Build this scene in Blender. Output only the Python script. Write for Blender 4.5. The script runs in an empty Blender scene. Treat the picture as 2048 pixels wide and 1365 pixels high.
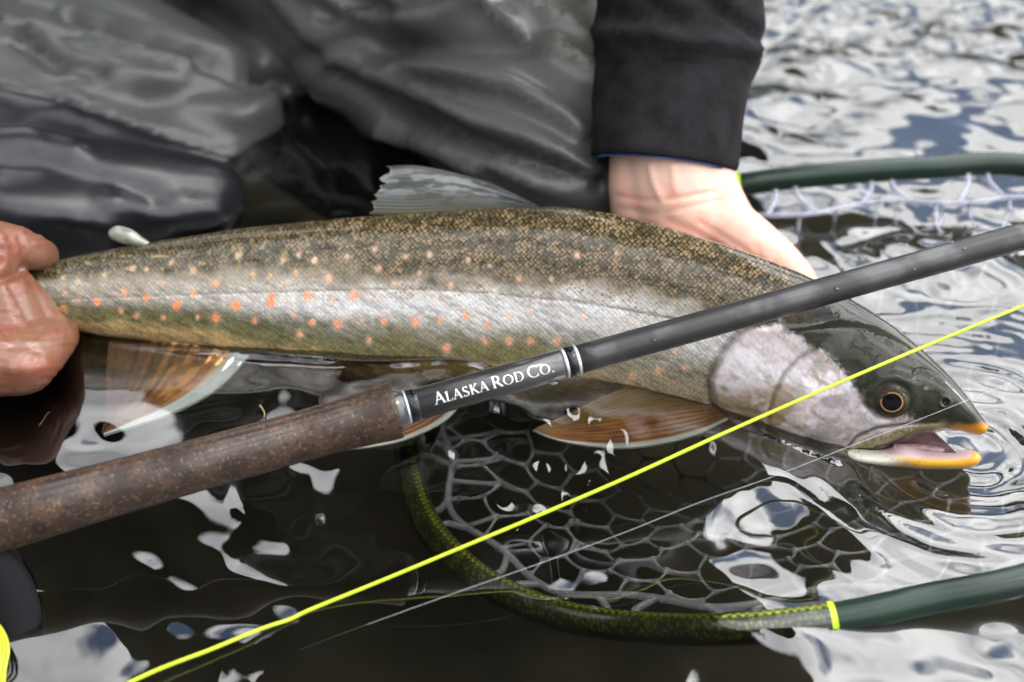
import bpy, math, random
import numpy as np
from mathutils import Vector

random.seed(7)
RNG = np.random.default_rng(7)
sc = bpy.context.scene
col = sc.collection

# ------------------------------------------------------------------ camera
PITCH = math.radians(38.0)
FPX = 50.0 / 36.0 * 2048.0
CAM = np.array([0.0, -0.70 * math.cos(PITCH), 0.70 * math.sin(PITCH)])
RT = np.array([1.0, 0.0, 0.0])
UP = np.array([0.0, math.sin(PITCH), math.cos(PITCH)])
FW = np.array([0.0, math.cos(PITCH), -math.sin(PITCH)])
cd = bpy.data.cameras.new('camera')
cd.lens = 50.0
cd.sensor_width = 36.0
cd.clip_start = 0.02
cd.clip_end = 500.0
cd.dof.use_dof = True
cd.dof.focus_distance = 0.622
cd.dof.aperture_fstop = 5.6
cam = bpy.data.objects.new('camera', cd)
col.objects.link(cam)
cam.location = CAM
cam.rotation_euler = (math.pi / 2 - PITCH, 0, 0)
sc.camera = cam

# ------------------------------------------------------------------ sky, sun, exposure
SUN_EL, SUN_AZ = math.radians(56), math.radians(78)     # azimuth clockwise from +Y
world = bpy.data.worlds.new('World')
sc.world = world
world.use_nodes = True
wn, wl = world.node_tree.nodes, world.node_tree.links
wn.clear()
w_out = wn.new('ShaderNodeOutputWorld')
w_bg = wn.new('ShaderNodeBackground')
w_bg.inputs['Strength'].default_value = 0.088
w_sky = wn.new('ShaderNodeTexSky')
w_sky.sky_type = 'NISHITA'
w_sky.sun_disc = False
w_sky.sun_elevation = SUN_EL
w_sky.sun_rotation = SUN_AZ
w_sky.ozone_density = 1.5
w_tc = wn.new('ShaderNodeTexCoord')
w_map = wn.new('ShaderNodeMapping')
w_map.inputs['Scale'].default_value = (1.0, 1.0, 1.7)
w_map.inputs['Location'].default_value = (1.35, 0.7, 0.4)
w_n1 = wn.new('ShaderNodeTexNoise')
w_n1.inputs['Scale'].default_value = 3.2
w_n1.inputs['Detail'].default_value = 7.0
w_n1.inputs['Distortion'].default_value = 0.35
w_r1 = wn.new('ShaderNodeValToRGB')
w_r1.color_ramp.elements[0].position = 0.40
w_r1.color_ramp.elements[1].position = 0.485
w_n2 = wn.new('ShaderNodeTexNoise')
w_n2.inputs['Scale'].default_value = 5.0
w_n2.inputs['Detail'].default_value = 5.0
w_r2 = wn.new('ShaderNodeValToRGB')
w_r2.color_ramp.elements[0].position = 0.3
w_r2.color_ramp.elements[0].color = (9.2, 9.4, 9.8, 1)
w_r2.color_ramp.elements[1].position = 0.7
w_r2.color_ramp.elements[1].color = (20.0, 20.0, 20.0, 1)
w_mix = wn.new('ShaderNodeMixRGB')
wl.new(w_tc.outputs['Generated'], w_map.inputs['Vector'])
wl.new(w_map.outputs['Vector'], w_n1.inputs['Vector'])
wl.new(w_map.outputs['Vector'], w_n2.inputs['Vector'])
wl.new(w_n1.outputs['Fac'], w_r1.inputs['Fac'])
wl.new(w_n2.outputs['Fac'], w_r2.inputs['Fac'])
# clouds are brighter round the veiled sun
w_dot = wn.new('ShaderNodeVectorMath'); w_dot.operation = 'DOT_PRODUCT'
w_dot.inputs[1].default_value = (math.sin(SUN_AZ) * math.cos(SUN_EL), math.cos(SUN_AZ) * math.cos(SUN_EL), math.sin(SUN_EL))
w_gl = wn.new('ShaderNodeMapRange'); w_gl.interpolation_type = 'SMOOTHSTEP'
w_gl.inputs['From Min'].default_value = 0.15; w_gl.inputs['From Max'].default_value = 1.0
w_gl.inputs['To Min'].default_value = 1.0; w_gl.inputs['To Max'].default_value = 7.0
w_gm = wn.new('ShaderNodeVectorMath'); w_gm.operation = 'SCALE'
wl.new(w_tc.outputs['Generated'], w_dot.inputs[0]); wl.new(w_dot.outputs['Value'], w_gl.inputs['Value'])
wl.new(w_mix.outputs['Color'], w_gm.inputs[0]); wl.new(w_gl.outputs['Result'], w_gm.inputs['Scale'])
wl.new(w_r1.outputs['Color'], w_mix.inputs['Fac'])
wl.new(w_sky.outputs['Color'], w_mix.inputs['Color1'])
wl.new(w_r2.outputs['Color'], w_mix.inputs['Color2'])
wl.new(w_gm.outputs['Vector'], w_bg.inputs['Color'])
wl.new(w_bg.outputs['Background'], w_out.inputs['Surface'])

sl = bpy.data.lights.new('sun', 'SUN')
sl.energy = 1.5
sl.angle = math.radians(11)
sl.color = (1.0, 0.96, 0.9)
sun = bpy.data.objects.new('sun', sl)
col.objects.link(sun)
sun.location = (3, 1, 4)
sdir = Vector((math.sin(SUN_AZ) * math.cos(SUN_EL), math.cos(SUN_AZ) * math.cos(SUN_EL), math.sin(SUN_EL)))
sun.rotation_euler = sdir.to_track_quat('Z', 'Y').to_euler()

sc.view_settings.view_transform = 'Standard'
sc.view_settings.look = 'None'
sc.view_settings.gamma = 1.0
sc.view_settings.exposure = -0.45
sc.view_settings.use_curve_mapping = False
try:
    sc.cycles.use_denoising = True
    sc.cycles.denoiser = 'OPENIMAGEDENOISE'
except Exception:
    pass
sc.cycles.max_bounces = 8
sc.cycles.transparent_max_bounces = 12
sc.cycles.caustics_reflective = False
sc.cycles.caustics_refractive = False
sc.cycles.sample_clamp_indirect = 6.0

# ------------------------------------------------------------------ geometry helpers
def ray(px, py):
    px, py = np.asarray(px, float), np.asarray(py, float)
    return FW + RT * ((px - 1024.0) / FPX)[..., None] + UP * ((682.5 - py) / FPX)[..., None]

def dp(px, py, depth):
    """point seen at photo position (px, py), depth metres along the view axis"""
    return CAM + ray(px, py) * np.asarray(depth, float)[..., None]

def gp(px, py, z=0.0):
    """point seen at photo position (px, py) that lies at height z"""
    d = ray(px, py)
    t = (np.asarray(z, float) - CAM[2]) / d[..., 2]
    return CAM + d * t[..., None]

def proj(v):
    q = np.asarray(v, float) - CAM
    z = q @ FW
    return 1024.0 + (q @ RT) / z * FPX, 682.5 - (q @ UP) / z * FPX, z

def unit(a):
    a = np.asarray(a, float)
    return a / np.linalg.norm(a, axis=-1, keepdims=True)

def pch(xs, ys, x):
    """smooth monotone interpolation through points"""
    xs, ys, x = np.asarray(xs, float), np.asarray(ys, float), np.asarray(x, float)
    h = np.diff(xs)
    d = np.diff(ys) / h
    m = np.zeros_like(ys)
    m[0], m[-1] = d[0], d[-1]
    same = d[:-1] * d[1:] > 0
    w1, w2 = 2 * h[1:] + h[:-1], h[1:] + 2 * h[:-1]
    with np.errstate(divide='ignore', invalid='ignore'):
        mm = (w1 + w2) / (w1 / d[:-1] + w2 / d[1:])
    m[1:-1] = np.where(same, mm, 0)
    i = np.clip(np.searchsorted(xs, x) - 1, 0, len(h) - 1)
    t = np.clip((x - xs[i]) / h[i], 0, 1)
    t2, t3 = t * t, t * t * t
    return (2*t3 - 3*t2 + 1) * ys[i] + (t3 - 2*t2 + t) * h[i] * m[i] + (-2*t3 + 3*t2) * ys[i+1] + (t3 - t2) * h[i] * m[i+1]

def spline(pts, n, closed=False):
    """Catmull-Rom through points, n samples evenly spread over the length"""
    P = np.asarray(pts, float)
    if closed:
        P = np.vstack([P[-1], P, P[0], P[1]])
    else:
        P = np.vstack([2 * P[0] - P[1], P, 2 * P[-1] - P[-2]])
    out = []
    for i in range(1, len(P) - 2):
        t = np.linspace(0, 1, 24, endpoint=False)[:, None]
        a, b, c, d = P[i-1], P[i], P[i+1], P[i+2]
        out.append(0.5 * (2*b + (c - a) * t + (2*a - 5*b + 4*c - d) * t**2 + (3*b - a - 3*c + d) * t**3))
    out.append(P[-2][None])
    q = np.vstack(out)
    s = np.r_[0, np.cumsum(np.linalg.norm(np.diff(q, axis=0), axis=1))]
    k = np.linspace(0, s[-1], n + (1 if closed else 0))
    r = np.stack([np.interp(k, s, q[:, j]) for j in range(q.shape[1])], 1)
    return r[:-1] if closed else r

def sstep(a, b, x):
    t = np.clip((np.asarray(x, float) - a) / (b - a), 0, 1)
    return t * t * (3 - 2 * t)

def vnoise(x, y, seed=0):
    x, y = np.asarray(x, float), np.asarray(y, float)
    xi, yi = np.floor(x).astype(np.int64), np.floor(y).astype(np.int64)
    fx, fy = x - xi, y - yi
    fx, fy = fx * fx * (3 - 2 * fx), fy * fy * (3 - 2 * fy)
    def h(a, b):
        n = (a * 374761393 + b * 668265263 + seed * 1442695041) & 0xFFFFFFFF
        n = ((n ^ (n >> 13)) * 1274126177) & 0xFFFFFFFF
        return ((n ^ (n >> 16)) & 0xFFFF) / 65535.0
    return (h(xi, yi) * (1-fx) + h(xi+1, yi) * fx) * (1-fy) + (h(xi, yi+1) * (1-fx) + h(xi+1, yi+1) * fx) * fy

def fbm(x, y, oct=4, seed=0):
    s, a, t = 0, 1.0, 0
    for o in range(oct):
        s = s + a * vnoise(x * 2**o, y * 2**o, seed + o * 17)
        t += a
        a *= 0.5
    return s / t

def pdist(px, py, line):
    """distance from photo points to a polyline"""
    L = np.asarray(line, float)
    best = np.full(np.shape(px), 1e9)
    for a, b in zip(L[:-1], L[1:]):
        ab = b - a
        t = np.clip(((px - a[0]) * ab[0] + (py - a[1]) * ab[1]) / (ab @ ab), 0, 1)
        best = np.minimum(best, np.hypot(px - a[0] - ab[0] * t, py - a[1] - ab[1] * t))
    return best

def tag(o, label=None, cat=None, group=None, kind=None):
    for k, v in (('label', label), ('category', cat), ('group', group), ('kind', kind)):
        if v:
            o[k] = v
    return o

def mesh(name, V, Fc, mat=None, parent=None, colr=None, aux=None, uv=None, smooth=True):
    me = bpy.data.meshes.new(name)
    V = np.asarray(V, np.float64)
    if isinstance(Fc, np.ndarray):
        n, k = Fc.shape
        me.vertices.add(len(V)); me.vertices.foreach_set('co', V.astype(np.float32).ravel())
        me.loops.add(n * k); me.loops.foreach_set('vertex_index', Fc.astype(np.int32).ravel())
        me.polygons.add(n)
        me.polygons.foreach_set('loop_start', np.arange(0, n * k, k, dtype=np.int32))
        me.update(calc_edges=True)
        me.validate()
    else:
        me.from_pydata([tuple(v) for v in V], [], [tuple(int(i) for i in f) for f in Fc])
    if smooth:
        me.shade_smooth()
    def attr(nm, a):
        a = np.asarray(a, np.float32)
        if a.shape[1] == 3:
            a = np.c_[a, np.ones(len(a), np.float32)]
        me.attributes.new(nm, 'FLOAT_COLOR', 'POINT').data.foreach_set('color', a.astype(np.float32).ravel())
    if colr is not None: attr('Col', colr)
    if aux is not None: attr('Aux', aux)
    if uv is not None:
        li = np.empty(len(me.loops), np.int32); me.loops.foreach_get('vertex_index', li)
        me.uv_layers.new(name='UVMap').data.foreach_set('uv', np.asarray(uv, np.float32)[li].ravel())
    o = bpy.data.objects.new(name, me)
    col.objects.link(o)
    if mat: me.materials.append(mat)
    if parent: o.parent = parent
    return o

def empty(name, loc=(0, 0, 0)):
    o = bpy.data.objects.new(name, None)
    o.empty_display_size = 0.02
    col.objects.link(o)
    o.location = (0, 0, 0)
    return o

def grid_faces(nu, nv, cu=False, cv=False):
    """quads of a (nu, nv) vertex grid, cu / cv: closed in that direction"""
    U = np.arange(nu if cu else nu - 1)
    W = np.arange(nv if cv else nv - 1)
    a, b = np.meshgrid(U, W, indexing='ij')
    a2, b2 = (a + 1) % nu, (b + 1) % nv
    return np.stack([a * nv + b, a2 * nv + b, a2 * nv + b2, a * nv + b2], -1).reshape(-1, 4)

def frames(P, closed=False):
    P = np.asarray(P, float)
    if closed:
        T = unit(np.roll(P, -1, 0) - np.roll(P, 1, 0))
    else:
        T = unit(np.gradient(P, axis=0))
    n = np.cross(T[0], [0.13, 0.2, 0.97]); n = n / np.linalg.norm(n)
    N = []
    for t in T:
        n = n - t * (n @ t); n = n / np.linalg.norm(n); N.append(n)
    N = np.array(N)
    return T, N, np.cross(T, N)

def tube_vf(P, r, seg=10, closed=False):
    P = np.asarray(P, float)
    T, N, B = frames(P, closed)
    r = np.broadcast_to(np.asarray(r, float), (len(P),))
    a = np.linspace(0, 2 * np.pi, seg, endpoint=False)
    V = P[:, None] + r[:, None, None] * (np.cos(a)[None, :, None] * N[:, None] + np.sin(a)[None, :, None] * B[:, None])
    F = [tuple(f) for f in grid_faces(len(P), seg, closed, True)]
    V = V.reshape(-1, 3)
    if not closed:
        F.append(tuple(range(seg - 1, -1, -1)))
        F.append(tuple(range((len(P) - 1) * seg, len(P) * seg)))
    return V, F

def join(parts):
    V, F, o = [], [], 0
    for v, f in parts:
        V.append(v); F += [tuple(i + o for i in g) for g in f]; o += len(v)
    return np.vstack(V), F

_ico = None
def ico():
    global _ico
    if _ico is None:
        import bmesh
        bm = bmesh.new()
        bmesh.ops.create_icosphere(bm, subdivisions=3, radius=1)
        _ico = (np.array([v.co[:] for v in bm.verts]), np.array([[v.index for v in f.verts] for f in bm.faces]))
        bm.free()
    return _ico

def blob(chains, voxel, smooth_it=8, sfac=0.5):
    """continuous skin over chains of spheres; a chain is [(point, radius), ...] or (.., flatten axis, factor)"""
    SV, SF = ico()
    V, F, o = [], [], 0
    for ch in chains:
        pts = np.array([c[0] for c in ch], float); rr = np.array([c[1] for c in ch], float)
        L = np.r_[0, np.cumsum(np.linalg.norm(np.diff(pts, axis=0), axis=1))] if len(pts) > 1 else np.array([0.0])
        n = max(2, int(L[-1] / (rr.min() * 0.22)) + 1) if len(pts) > 1 else 1
        for s in np.linspace(0, L[-1], n):
            p = np.array([np.interp(s, L, pts[:, j]) for j in range(3)]); r = np.interp(s, L, rr)
            V.append(SV * r + p); F.append(SF + o); o += len(SV)
    me = bpy.data.meshes.new('tmp')
    V, F = np.vstack(V), np.vstack(F)
    me.vertices.add(len(V)); me.vertices.foreach_set('co', V.astype(np.float32).ravel())
    me.loops.add(F.size); me.loops.foreach_set('vertex_index', F.astype(np.int32).ravel())
    me.polygons.add(len(F)); me.polygons.foreach_set('loop_start', np.arange(0, F.size, 3, dtype=np.int32))
    me.update(calc_edges=True)
    ob = bpy.data.objects.new('tmp', me); col.objects.link(ob)
    m = ob.modifiers.new('r', 'REMESH'); m.mode = 'VOXEL'; m.voxel_size = voxel; m.adaptivity = 0
    m2 = ob.modifiers.new('s', 'SMOOTH'); m2.factor = sfac; m2.iterations = smooth_it
    dg = bpy.context.evaluated_depsgraph_get()
    ev = ob.evaluated_get(dg).to_mesh()
    OV = np.empty(len(ev.vertices) * 3, np.float32); ev.vertices.foreach_get('co', OV)
    ON = np.empty(len(ev.vertices) * 3, np.float32); ev.vertices.foreach_get('normal', ON)
    OF = [tuple(p.vertices) for p in ev.polygons]
    OV, ON = OV.reshape(-1, 3).astype(float), ON.reshape(-1, 3).astype(float)
    bpy.data.objects.remove(ob); bpy.data.meshes.remove(me)
    return OV, ON, OF

def relief(V, N, lines):
    """push the skin along its normal near photo-space lines: (points, width px, metres)"""
    px, py, _ = proj(V)
    face = sstep(-0.1, 0.35, -(N * unit(V - CAM)).sum(1))
    d = np.zeros(len(V))
    for ln, w, a in lines:
        L = np.asarray(ln, float)
        m = (px > L[:, 0].min() - 4*w) & (px < L[:, 0].max() + 4*w) & (py > L[:, 1].min() - 4*w) & (py < L[:, 1].max() + 4*w)
        d[m] += a * np.exp(-(pdist(px[m], py[m], L) / w) ** 2)
    return V + N * (d * face)[:, None]

# ------------------------------------------------------------------ material helpers
def new_mat(name):
    m = bpy.data.materials.new(name); m.use_nodes = True
    nt = m.node_tree
    return m, nt.nodes, nt.links, nt.nodes['Principled BSDF']

def simple(name, c, rough=0.5, coat=0.0, metal=0.0, noise=None, bump=None, attr=False, coat_rough=0.05, spec=0.5, sss=0.0, sss_col=None):
    """principled material, noise=(scale, dark colour, lo, hi), bump=(scale, strength, distance)"""
    m, n, l, b = new_mat(name)
    b.inputs['Base Color'].default_value = (*c, 1)
    b.inputs['Roughness'].default_value = rough
    b.inputs['Metallic'].default_value = metal
    b.inputs['Coat Weight'].default_value = coat
    b.inputs['Coat Roughness'].default_value = coat_rough
    b.inputs['Specular IOR Level'].default_value = spec
    tc = n.new('ShaderNodeTexCoord')
    src = None
    if attr:
        a = n.new('ShaderNodeAttribute'); a.attribute_name = 'Col'
        src = a.outputs['Color']
    if noise:
        t = n.new('ShaderNodeTexNoise'); t.inputs['Scale'].default_value = noise[0]; t.inputs['Detail'].default_value = 6
        l.new(tc.outputs['Object'], t.inputs['Vector'])
        r = n.new('ShaderNodeMapRange'); r.inputs['From Min'].default_value = noise[2]; r.inputs['From Max'].default_value = noise[3]
        l.new(t.outputs['Fac'], r.inputs['Value'])
        mx = n.new('ShaderNodeMixRGB')
        l.new(r.outputs['Result'], mx.inputs['Fac'])
        mx.inputs['Color1'].default_value = (*noise[1], 1)
        if src is not None:
            mu = n.new('ShaderNodeMixRGB'); mu.blend_type = 'MULTIPLY'; mu.inputs['Fac'].default_value = 1
            mx.inputs['Color2'].default_value = (1, 1, 1, 1)
            l.new(src, mu.inputs['Color1']); l.new(mx.outputs['Color'], mu.inputs['Color2'])
            src = mu.outputs['Color']
        else:
            mx.inputs['Color2'].default_value = (*c, 1)
            src = mx.outputs['Color']
    if src is not None:
        l.new(src, b.inputs['Base Color'])
    if bump:
        t = n.new('ShaderNodeTexNoise'); t.inputs['Scale'].default_value = bump[0]; t.inputs['Detail'].default_value = 4
        l.new(tc.outputs['Object'], t.inputs['Vector'])
        bp = n.new('ShaderNodeBump'); bp.inputs['Strength'].default_value = bump[1]; bp.inputs['Distance'].default_value = bump[2]
        l.new(t.outputs['Fac'], bp.inputs['Height']); l.new(bp.outputs['Normal'], b.inputs['Normal'])
    if sss:
        b.inputs['Subsurface Weight'].default_value = sss
        b.inputs['Subsurface Radius'].default_value = sss_col or (1.0, 0.35, 0.2)
        b.inputs['Subsurface Scale'].default_value = 0.004
    return m

# ------------------------------------------------------------------ riverbed and water
def stretch(inner, lim, step, far):
    a = np.arange(-lim, lim + step / 2, step)
    out, s, x = [], step, lim
    while x < far:
        s *= 1.35; x += s; out.append(x)
    return np.r_[-np.array(out)[::-1], a, np.array(out)]

def build_riverbed():
    g = stretch(0, 0.9, 0.012, 60.0)
    X, Y = np.meshgrid(g, g + 0.15, indexing='ij')
    Z = -0.21 + 0.02 * (fbm(X * 9 + 31, Y * 9 + 11, 4, 3) - 0.5) + 0.05 * (vnoise(X * 1.5 + 50, Y * 1.5 + 50, 9) - 0.5)
    m, n, l, b = new_mat('silt')
    tc = n.new('ShaderNodeTexCoord')
    t = n.new('ShaderNodeTexNoise'); t.inputs['Scale'].default_value = 14; t.inputs['Detail'].default_value = 8
    v = n.new('ShaderNodeTexNoise'); v.inputs['Scale'].default_value = 45; v.inputs['Detail'].default_value = 3
    r = n.new('ShaderNodeValToRGB')
    r.color_ramp.elements[0].position = 0.35; r.color_ramp.elements[0].color = (0.025, 0.0225, 0.015, 1)
    r.color_ramp.elements[1].position = 0.7; r.color_ramp.elements[1].color = (0.050, 0.046, 0.032, 1)
    r2 = n.new('ShaderNodeValToRGB')
    r2.color_ramp.elements[0].position = 0.66; r2.color_ramp.elements[0].color = (0, 0, 0, 1)
    r2.color_ramp.elements[1].position = 0.74; r2.color_ramp.elements[1].color = (0.6, 0.6, 0.6, 1)
    mx = n.new('ShaderNodeMixRGB'); mx.inputs['Color2'].default_value = (0.10, 0.04, 0.02, 1)
    l.new(tc.outputs['Object'], t.inputs['Vector']); l.new(tc.outputs['Object'], v.inputs['Vector'])
    l.new(t.outputs['Fac'], r.inputs['Fac']); l.new(v.outputs['Fac'], r2.inputs['Fac'])
    l.new(r.outputs['Color'], mx.inputs['Color1']); l.new(r2.outputs['Color'], mx.inputs['Fac'])
    l.new(mx.outputs['Color'], b.inputs['Base Color'])
    b.inputs['Roughness'].default_value = 0.9
    o = mesh('riverbed', np.stack([X, Y, Z], -1).reshape(-1, 3), grid_faces(len(g), len(g)), m)
    tag(o, 'dark olive silt riverbed under the water', kind='structure')

def water_height(X, Y):
    rg = np.random.default_rng(24)
    px, py, _ = proj(np.stack([X, Y, np.zeros_like(X)], -1))
    near = (np.abs(X) < 1.2) & (np.abs(Y) < 1.5)
    px = np.where(near, px, 1024); py = np.where(near, py, 682)
    # calm in the lee of the angler on the left, livelier on the open right
    lively = 0.75 + 0.20 * sstep(0.07, 0.27, X + 0.30 * Y) + 0.20 * sstep(0.08, 0.35, Y + 0.2 * X) 
    Z = np.zeros_like(X)
    warpx = 0.03 * (fbm(X * 6 + 9, Y * 6 + 4, 3, 5) - 0.5); warpy = 0.03 * (fbm(X * 6 + 77, Y * 6 + 31, 3, 6) - 0.5)
    def band(n, l0, l1, slope, th0, spread):
        q = np.zeros_like(X)
        for _ in range(n):
            lam = l0 * (l1 / l0) ** rg.random(); th = rg.normal(th0, spread); k = 2 * np.pi / lam
            q += slope * math.sqrt(2.0 / n) * (.6 + .8 * rg.random()) / k * np.sin(k * ((X + warpx) * np.cos(th) + (Y + warpy) * np.sin(th)) + rg.random() * 6.283)
        return q
    # gusts: patches of small chop between smoother slicks
    chop = sstep(0.40, 0.66, fbm(X * 10 + 40, Y * 10 + 12, 3, 15))
    chop2 = sstep(0.42, 0.62, fbm(X * 15 + 8, Y * 15 + 60, 3, 16))
    Z += band(14, .10, .28, .045, 1.2, .7)
    Z += band(26, .045, .10, .085, 1.25, .7) * (.55 + .6 * chop2)
    right = sstep(.05, .22, X + .25 * Y)
    Z += band(34, .022, .045, .085, 1.3, .85) * (.25 + 1.05 * chop) * (.55 + .45 * right)
    right = sstep(.05, .22, X + .25 * Y)
    Z += band(34, .012, .022, .060, 1.3, 1.0) * (.14 + 1.1 * chop * chop2 + .30 * right)
    Z *= lively
    # ripples running out from the fish's snout
    c = gp(1940, 900)
    r = np.hypot(X - c[0], Y - c[1])
    wob = r + 0.006 * (fbm(X * 40 + 3, Y * 40 + 8, 3, 12) - 0.5)
    Z += 0.00042 * np.sin(2 * np.pi * wob / 0.0135) * np.exp(-(r / 0.075) ** 2) * sstep(0.0, 0.02, r)
    Z += 0.00030 * np.sin(2 * np.pi * (wob * 1.0 + 0.3 * X) / 0.024) * np.exp(-(r / 0.14) ** 2)
    # the surface climbs a little where it wets the fish
    wl_ = spline(np.array([(150, 664), (300, 684), (500, 700), (610, 712), (720, 723), (830, 723), (903, 721), (976, 726), (1050, 733), (1178, 746), (1320, 760), (1411, 790), (1466, 834), (1558, 878), (1680, 920)], float), 60)
    m = near & (px > 120) & (px < 1700) & (py > 640) & (py < 960)
    dd = pdist(px[m], py[m] - 3, wl_)
    Z[m] += 0.0016 * np.exp(-(dd / 9.0) ** 2)
    # fade where the sheet gets coarse
    Z *= 1 - sstep(1.2, 2.5, np.maximum(np.abs(X), np.abs(Y)))
    return Z

def build_water():
    gx = stretch(0, 0.50, 0.002, 60.0)
    gy = stretch(0, 0.56, 0.002, 60.0) + 0.16
    X, Y = np.meshgrid(gx, gy, indexing='ij')
    Z = water_height(X, Y)
    m, n, l, b = new_mat('water')
    n.remove(b)
    out = n['Material Output']
    gl = n.new('ShaderNodeBsdfGlossy'); gl.inputs['Roughness'].default_value = 0.0
    gl.inputs['Color'].default_value = (1, 1, 1, 1)
    tr = n.new('ShaderNodeBsdfTransparent'); tr.inputs['Color'].default_value = (0.86, 0.85, 0.76, 1)
    fr = n.new('ShaderNodeFresnel'); fr.inputs['IOR'].default_value = 1.85
    mx = n.new('ShaderNodeMixShader')
    l.new(fr.outputs['Fac'], mx.inputs['Fac'])
    l.new(tr.outputs['BSDF'], mx.inputs[1]); l.new(gl.outputs['BSDF'], mx.inputs[2])
    l.new(mx.outputs['Shader'], out.inputs['Surface'])
    o = mesh('water', np.stack([X, Y, Z], -1).reshape(-1, 3), grid_faces(len(gx), len(gy)), m)
    tag(o, 'dark rippled river water mirroring a cloudy sky', kind='structure')

def build_bank():
    m = simple('bank_soil', (0.06, 0.055, 0.035), 0.9, noise=(0.6, (0.035, 0.04, 0.02), 0.3, 0.7))
    a = np.radians(np.linspace(-95, 95, 90))
    rows = []
    for r, z in ((30, -.3), (31.5, .25), (34, .7), (42, 1.4), (60, 2.5), (90, 4)):
        rr = r + 2.0 * (fbm(a * 6, a * 0 + r, 3, 4) - .5)
        rows.append(np.stack([rr * np.sin(a), rr * np.cos(a), z + 0.4 * (fbm(a * 9, a * 0 + r * .3, 3, 6) - .5)], -1))
    o = mesh('far_bank', np.vstack(rows), grid_faces(6, 90), m)
    tag(o, 'low earthen bank across the river', kind='structure')
    # conifers along it, one dark mass
    rg = np.random.default_rng(3)
    parts = []
    for i in range(150):
        az = math.radians(rg.uniform(-90, 90)); r = rg.uniform(34, 52); h = rg.uniform(5.5, 12.5)
        x, y, z = r * math.sin(az), r * math.cos(az), .8 + (r - 34) * .07
        v, f = tube_vf(np.array([(x, y, z - .3), (x, y, z + h * .9)]), [.16, .03], 6); parts.append((v, f))
        w = h * rg.uniform(.16, .24)
        for k in range(7):
            z0 = z + h * (.10 + .125 * k); z1 = z0 + h * .20; rk = w * (1 - k / 7.6)
            n = 11; an = np.linspace(0, 2 * np.pi, n, endpoint=False) + rg.random()
            rr = rk * (0.55 + 0.6 * rg.random(n))
            ring = np.stack([x + rr * np.cos(an), y + rr * np.sin(an), z0 - .12 * rr + rg.normal(0, .08, n)], -1)
            parts.append((np.vstack([ring, [[x, y, z1]]]), [(j, (j + 1) % n, n) for j in range(n)] + [tuple(range(n - 1, -1, -1))]))
    V, F = join(parts)
    o = mesh('far_wood', V, F, simple('conifer', (0.035, 0.045, 0.018), 0.8, noise=(1.2, (0.02, 0.028, 0.012), 0.3, 0.7)), smooth=False)
    tag(o, 'dark conifer wood along the far bank', 'wood', kind='stuff')

build_riverbed()
build_water()
build_bank()

# ------------------------------------------------------------------ the fish
_a, _b = gp(300, 690, -.012), gp(1900, 948, -.010)
F_AX = unit(_b - _a)
_h = unit(np.cross(F_AX, [0, 0, 1.0]))
if _h @ (CAM - _a) < 0: _h = -_h
LEAN = math.radians(33)
F_N = _h * math.cos(LEAN) + np.array([0, 0, 1.0]) * math.sin(LEAN)
F_P = _a - F_N * 0.002

BEND = None      # sideways curve of the living fish: metres off the straight middle plane, by photo column
def fp(px, py, off=0.0):
    """photo position on the fish's middle surface, moved off metres towards the camera side"""
    d = ray(px, py)
    b = 0.0 if BEND is None else np.polyval(BEND, (np.clip(np.asarray(px, float), -150, 2000) - 1000) / 1000)
    t = ((F_P - CAM) @ F_N + b) / (d @ F_N)
    return CAM + d * t[..., None] + F_N * np.asarray(off, float)[..., None]

TOPC = [(-150, 562), (0, 548), (60, 536), (120, 520), (200, 503), (300, 485), (400, 470), (500, 455), (600, 445), (750, 431),
        (900, 421), (1000, 415), (1100, 414), (1200, 424), (1300, 445), (1400, 474), (1500, 507), (1600, 546), (1700, 597),
        (1780, 648), (1850, 704), (1900, 752), (1940, 800), (1965, 835), (1978, 852)]
BOTC = [(-150, 640), (0, 640), (60, 640), (130, 655), (200, 671), (300, 684), (400, 701), (500, 724), (600, 747), (700, 764),
        (800, 777), (900, 786), (1000, 793), (1100, 797), (1200, 803), (1300, 815), (1400, 836), (1450, 850), (1500, 866),
        (1560, 886), (1620, 902), (1680, 911), (1702, 912), (1716, 905), (1750, 901), (1764, 898), (1803, 882), (1838, 869),
        (1865, 866), (1891, 861), (1917, 861.5), (1944, 868), (1960, 870), (1972, 863), (1978, 853)]
THICK = [(-150, 7), (60, 10), (300, 15), (600, 19.5), (1000, 23), (1350, 24), (1500, 24), (1620, 22), (1720, 19), (1800, 15.5),
         (1870, 12), (1930, 8.5), (1962, 5.5), (1974, 3), (1978, 0.6)]
GILL = [(1560, 628), (1520, 640), (1480, 668), (1447, 708), (1428, 752), (1432, 795), (1452, 828), (1490, 860), (1540, 885)]
PREOP = [(1630, 692), (1598, 708), (1570, 737), (1550, 778), (1542, 805), (1538, 832)]
LATLINE = [(120, 600), (300, 592), (500, 584), (690, 578), (850, 575), (1000, 583), (1200, 603), (1400, 640)]
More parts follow.
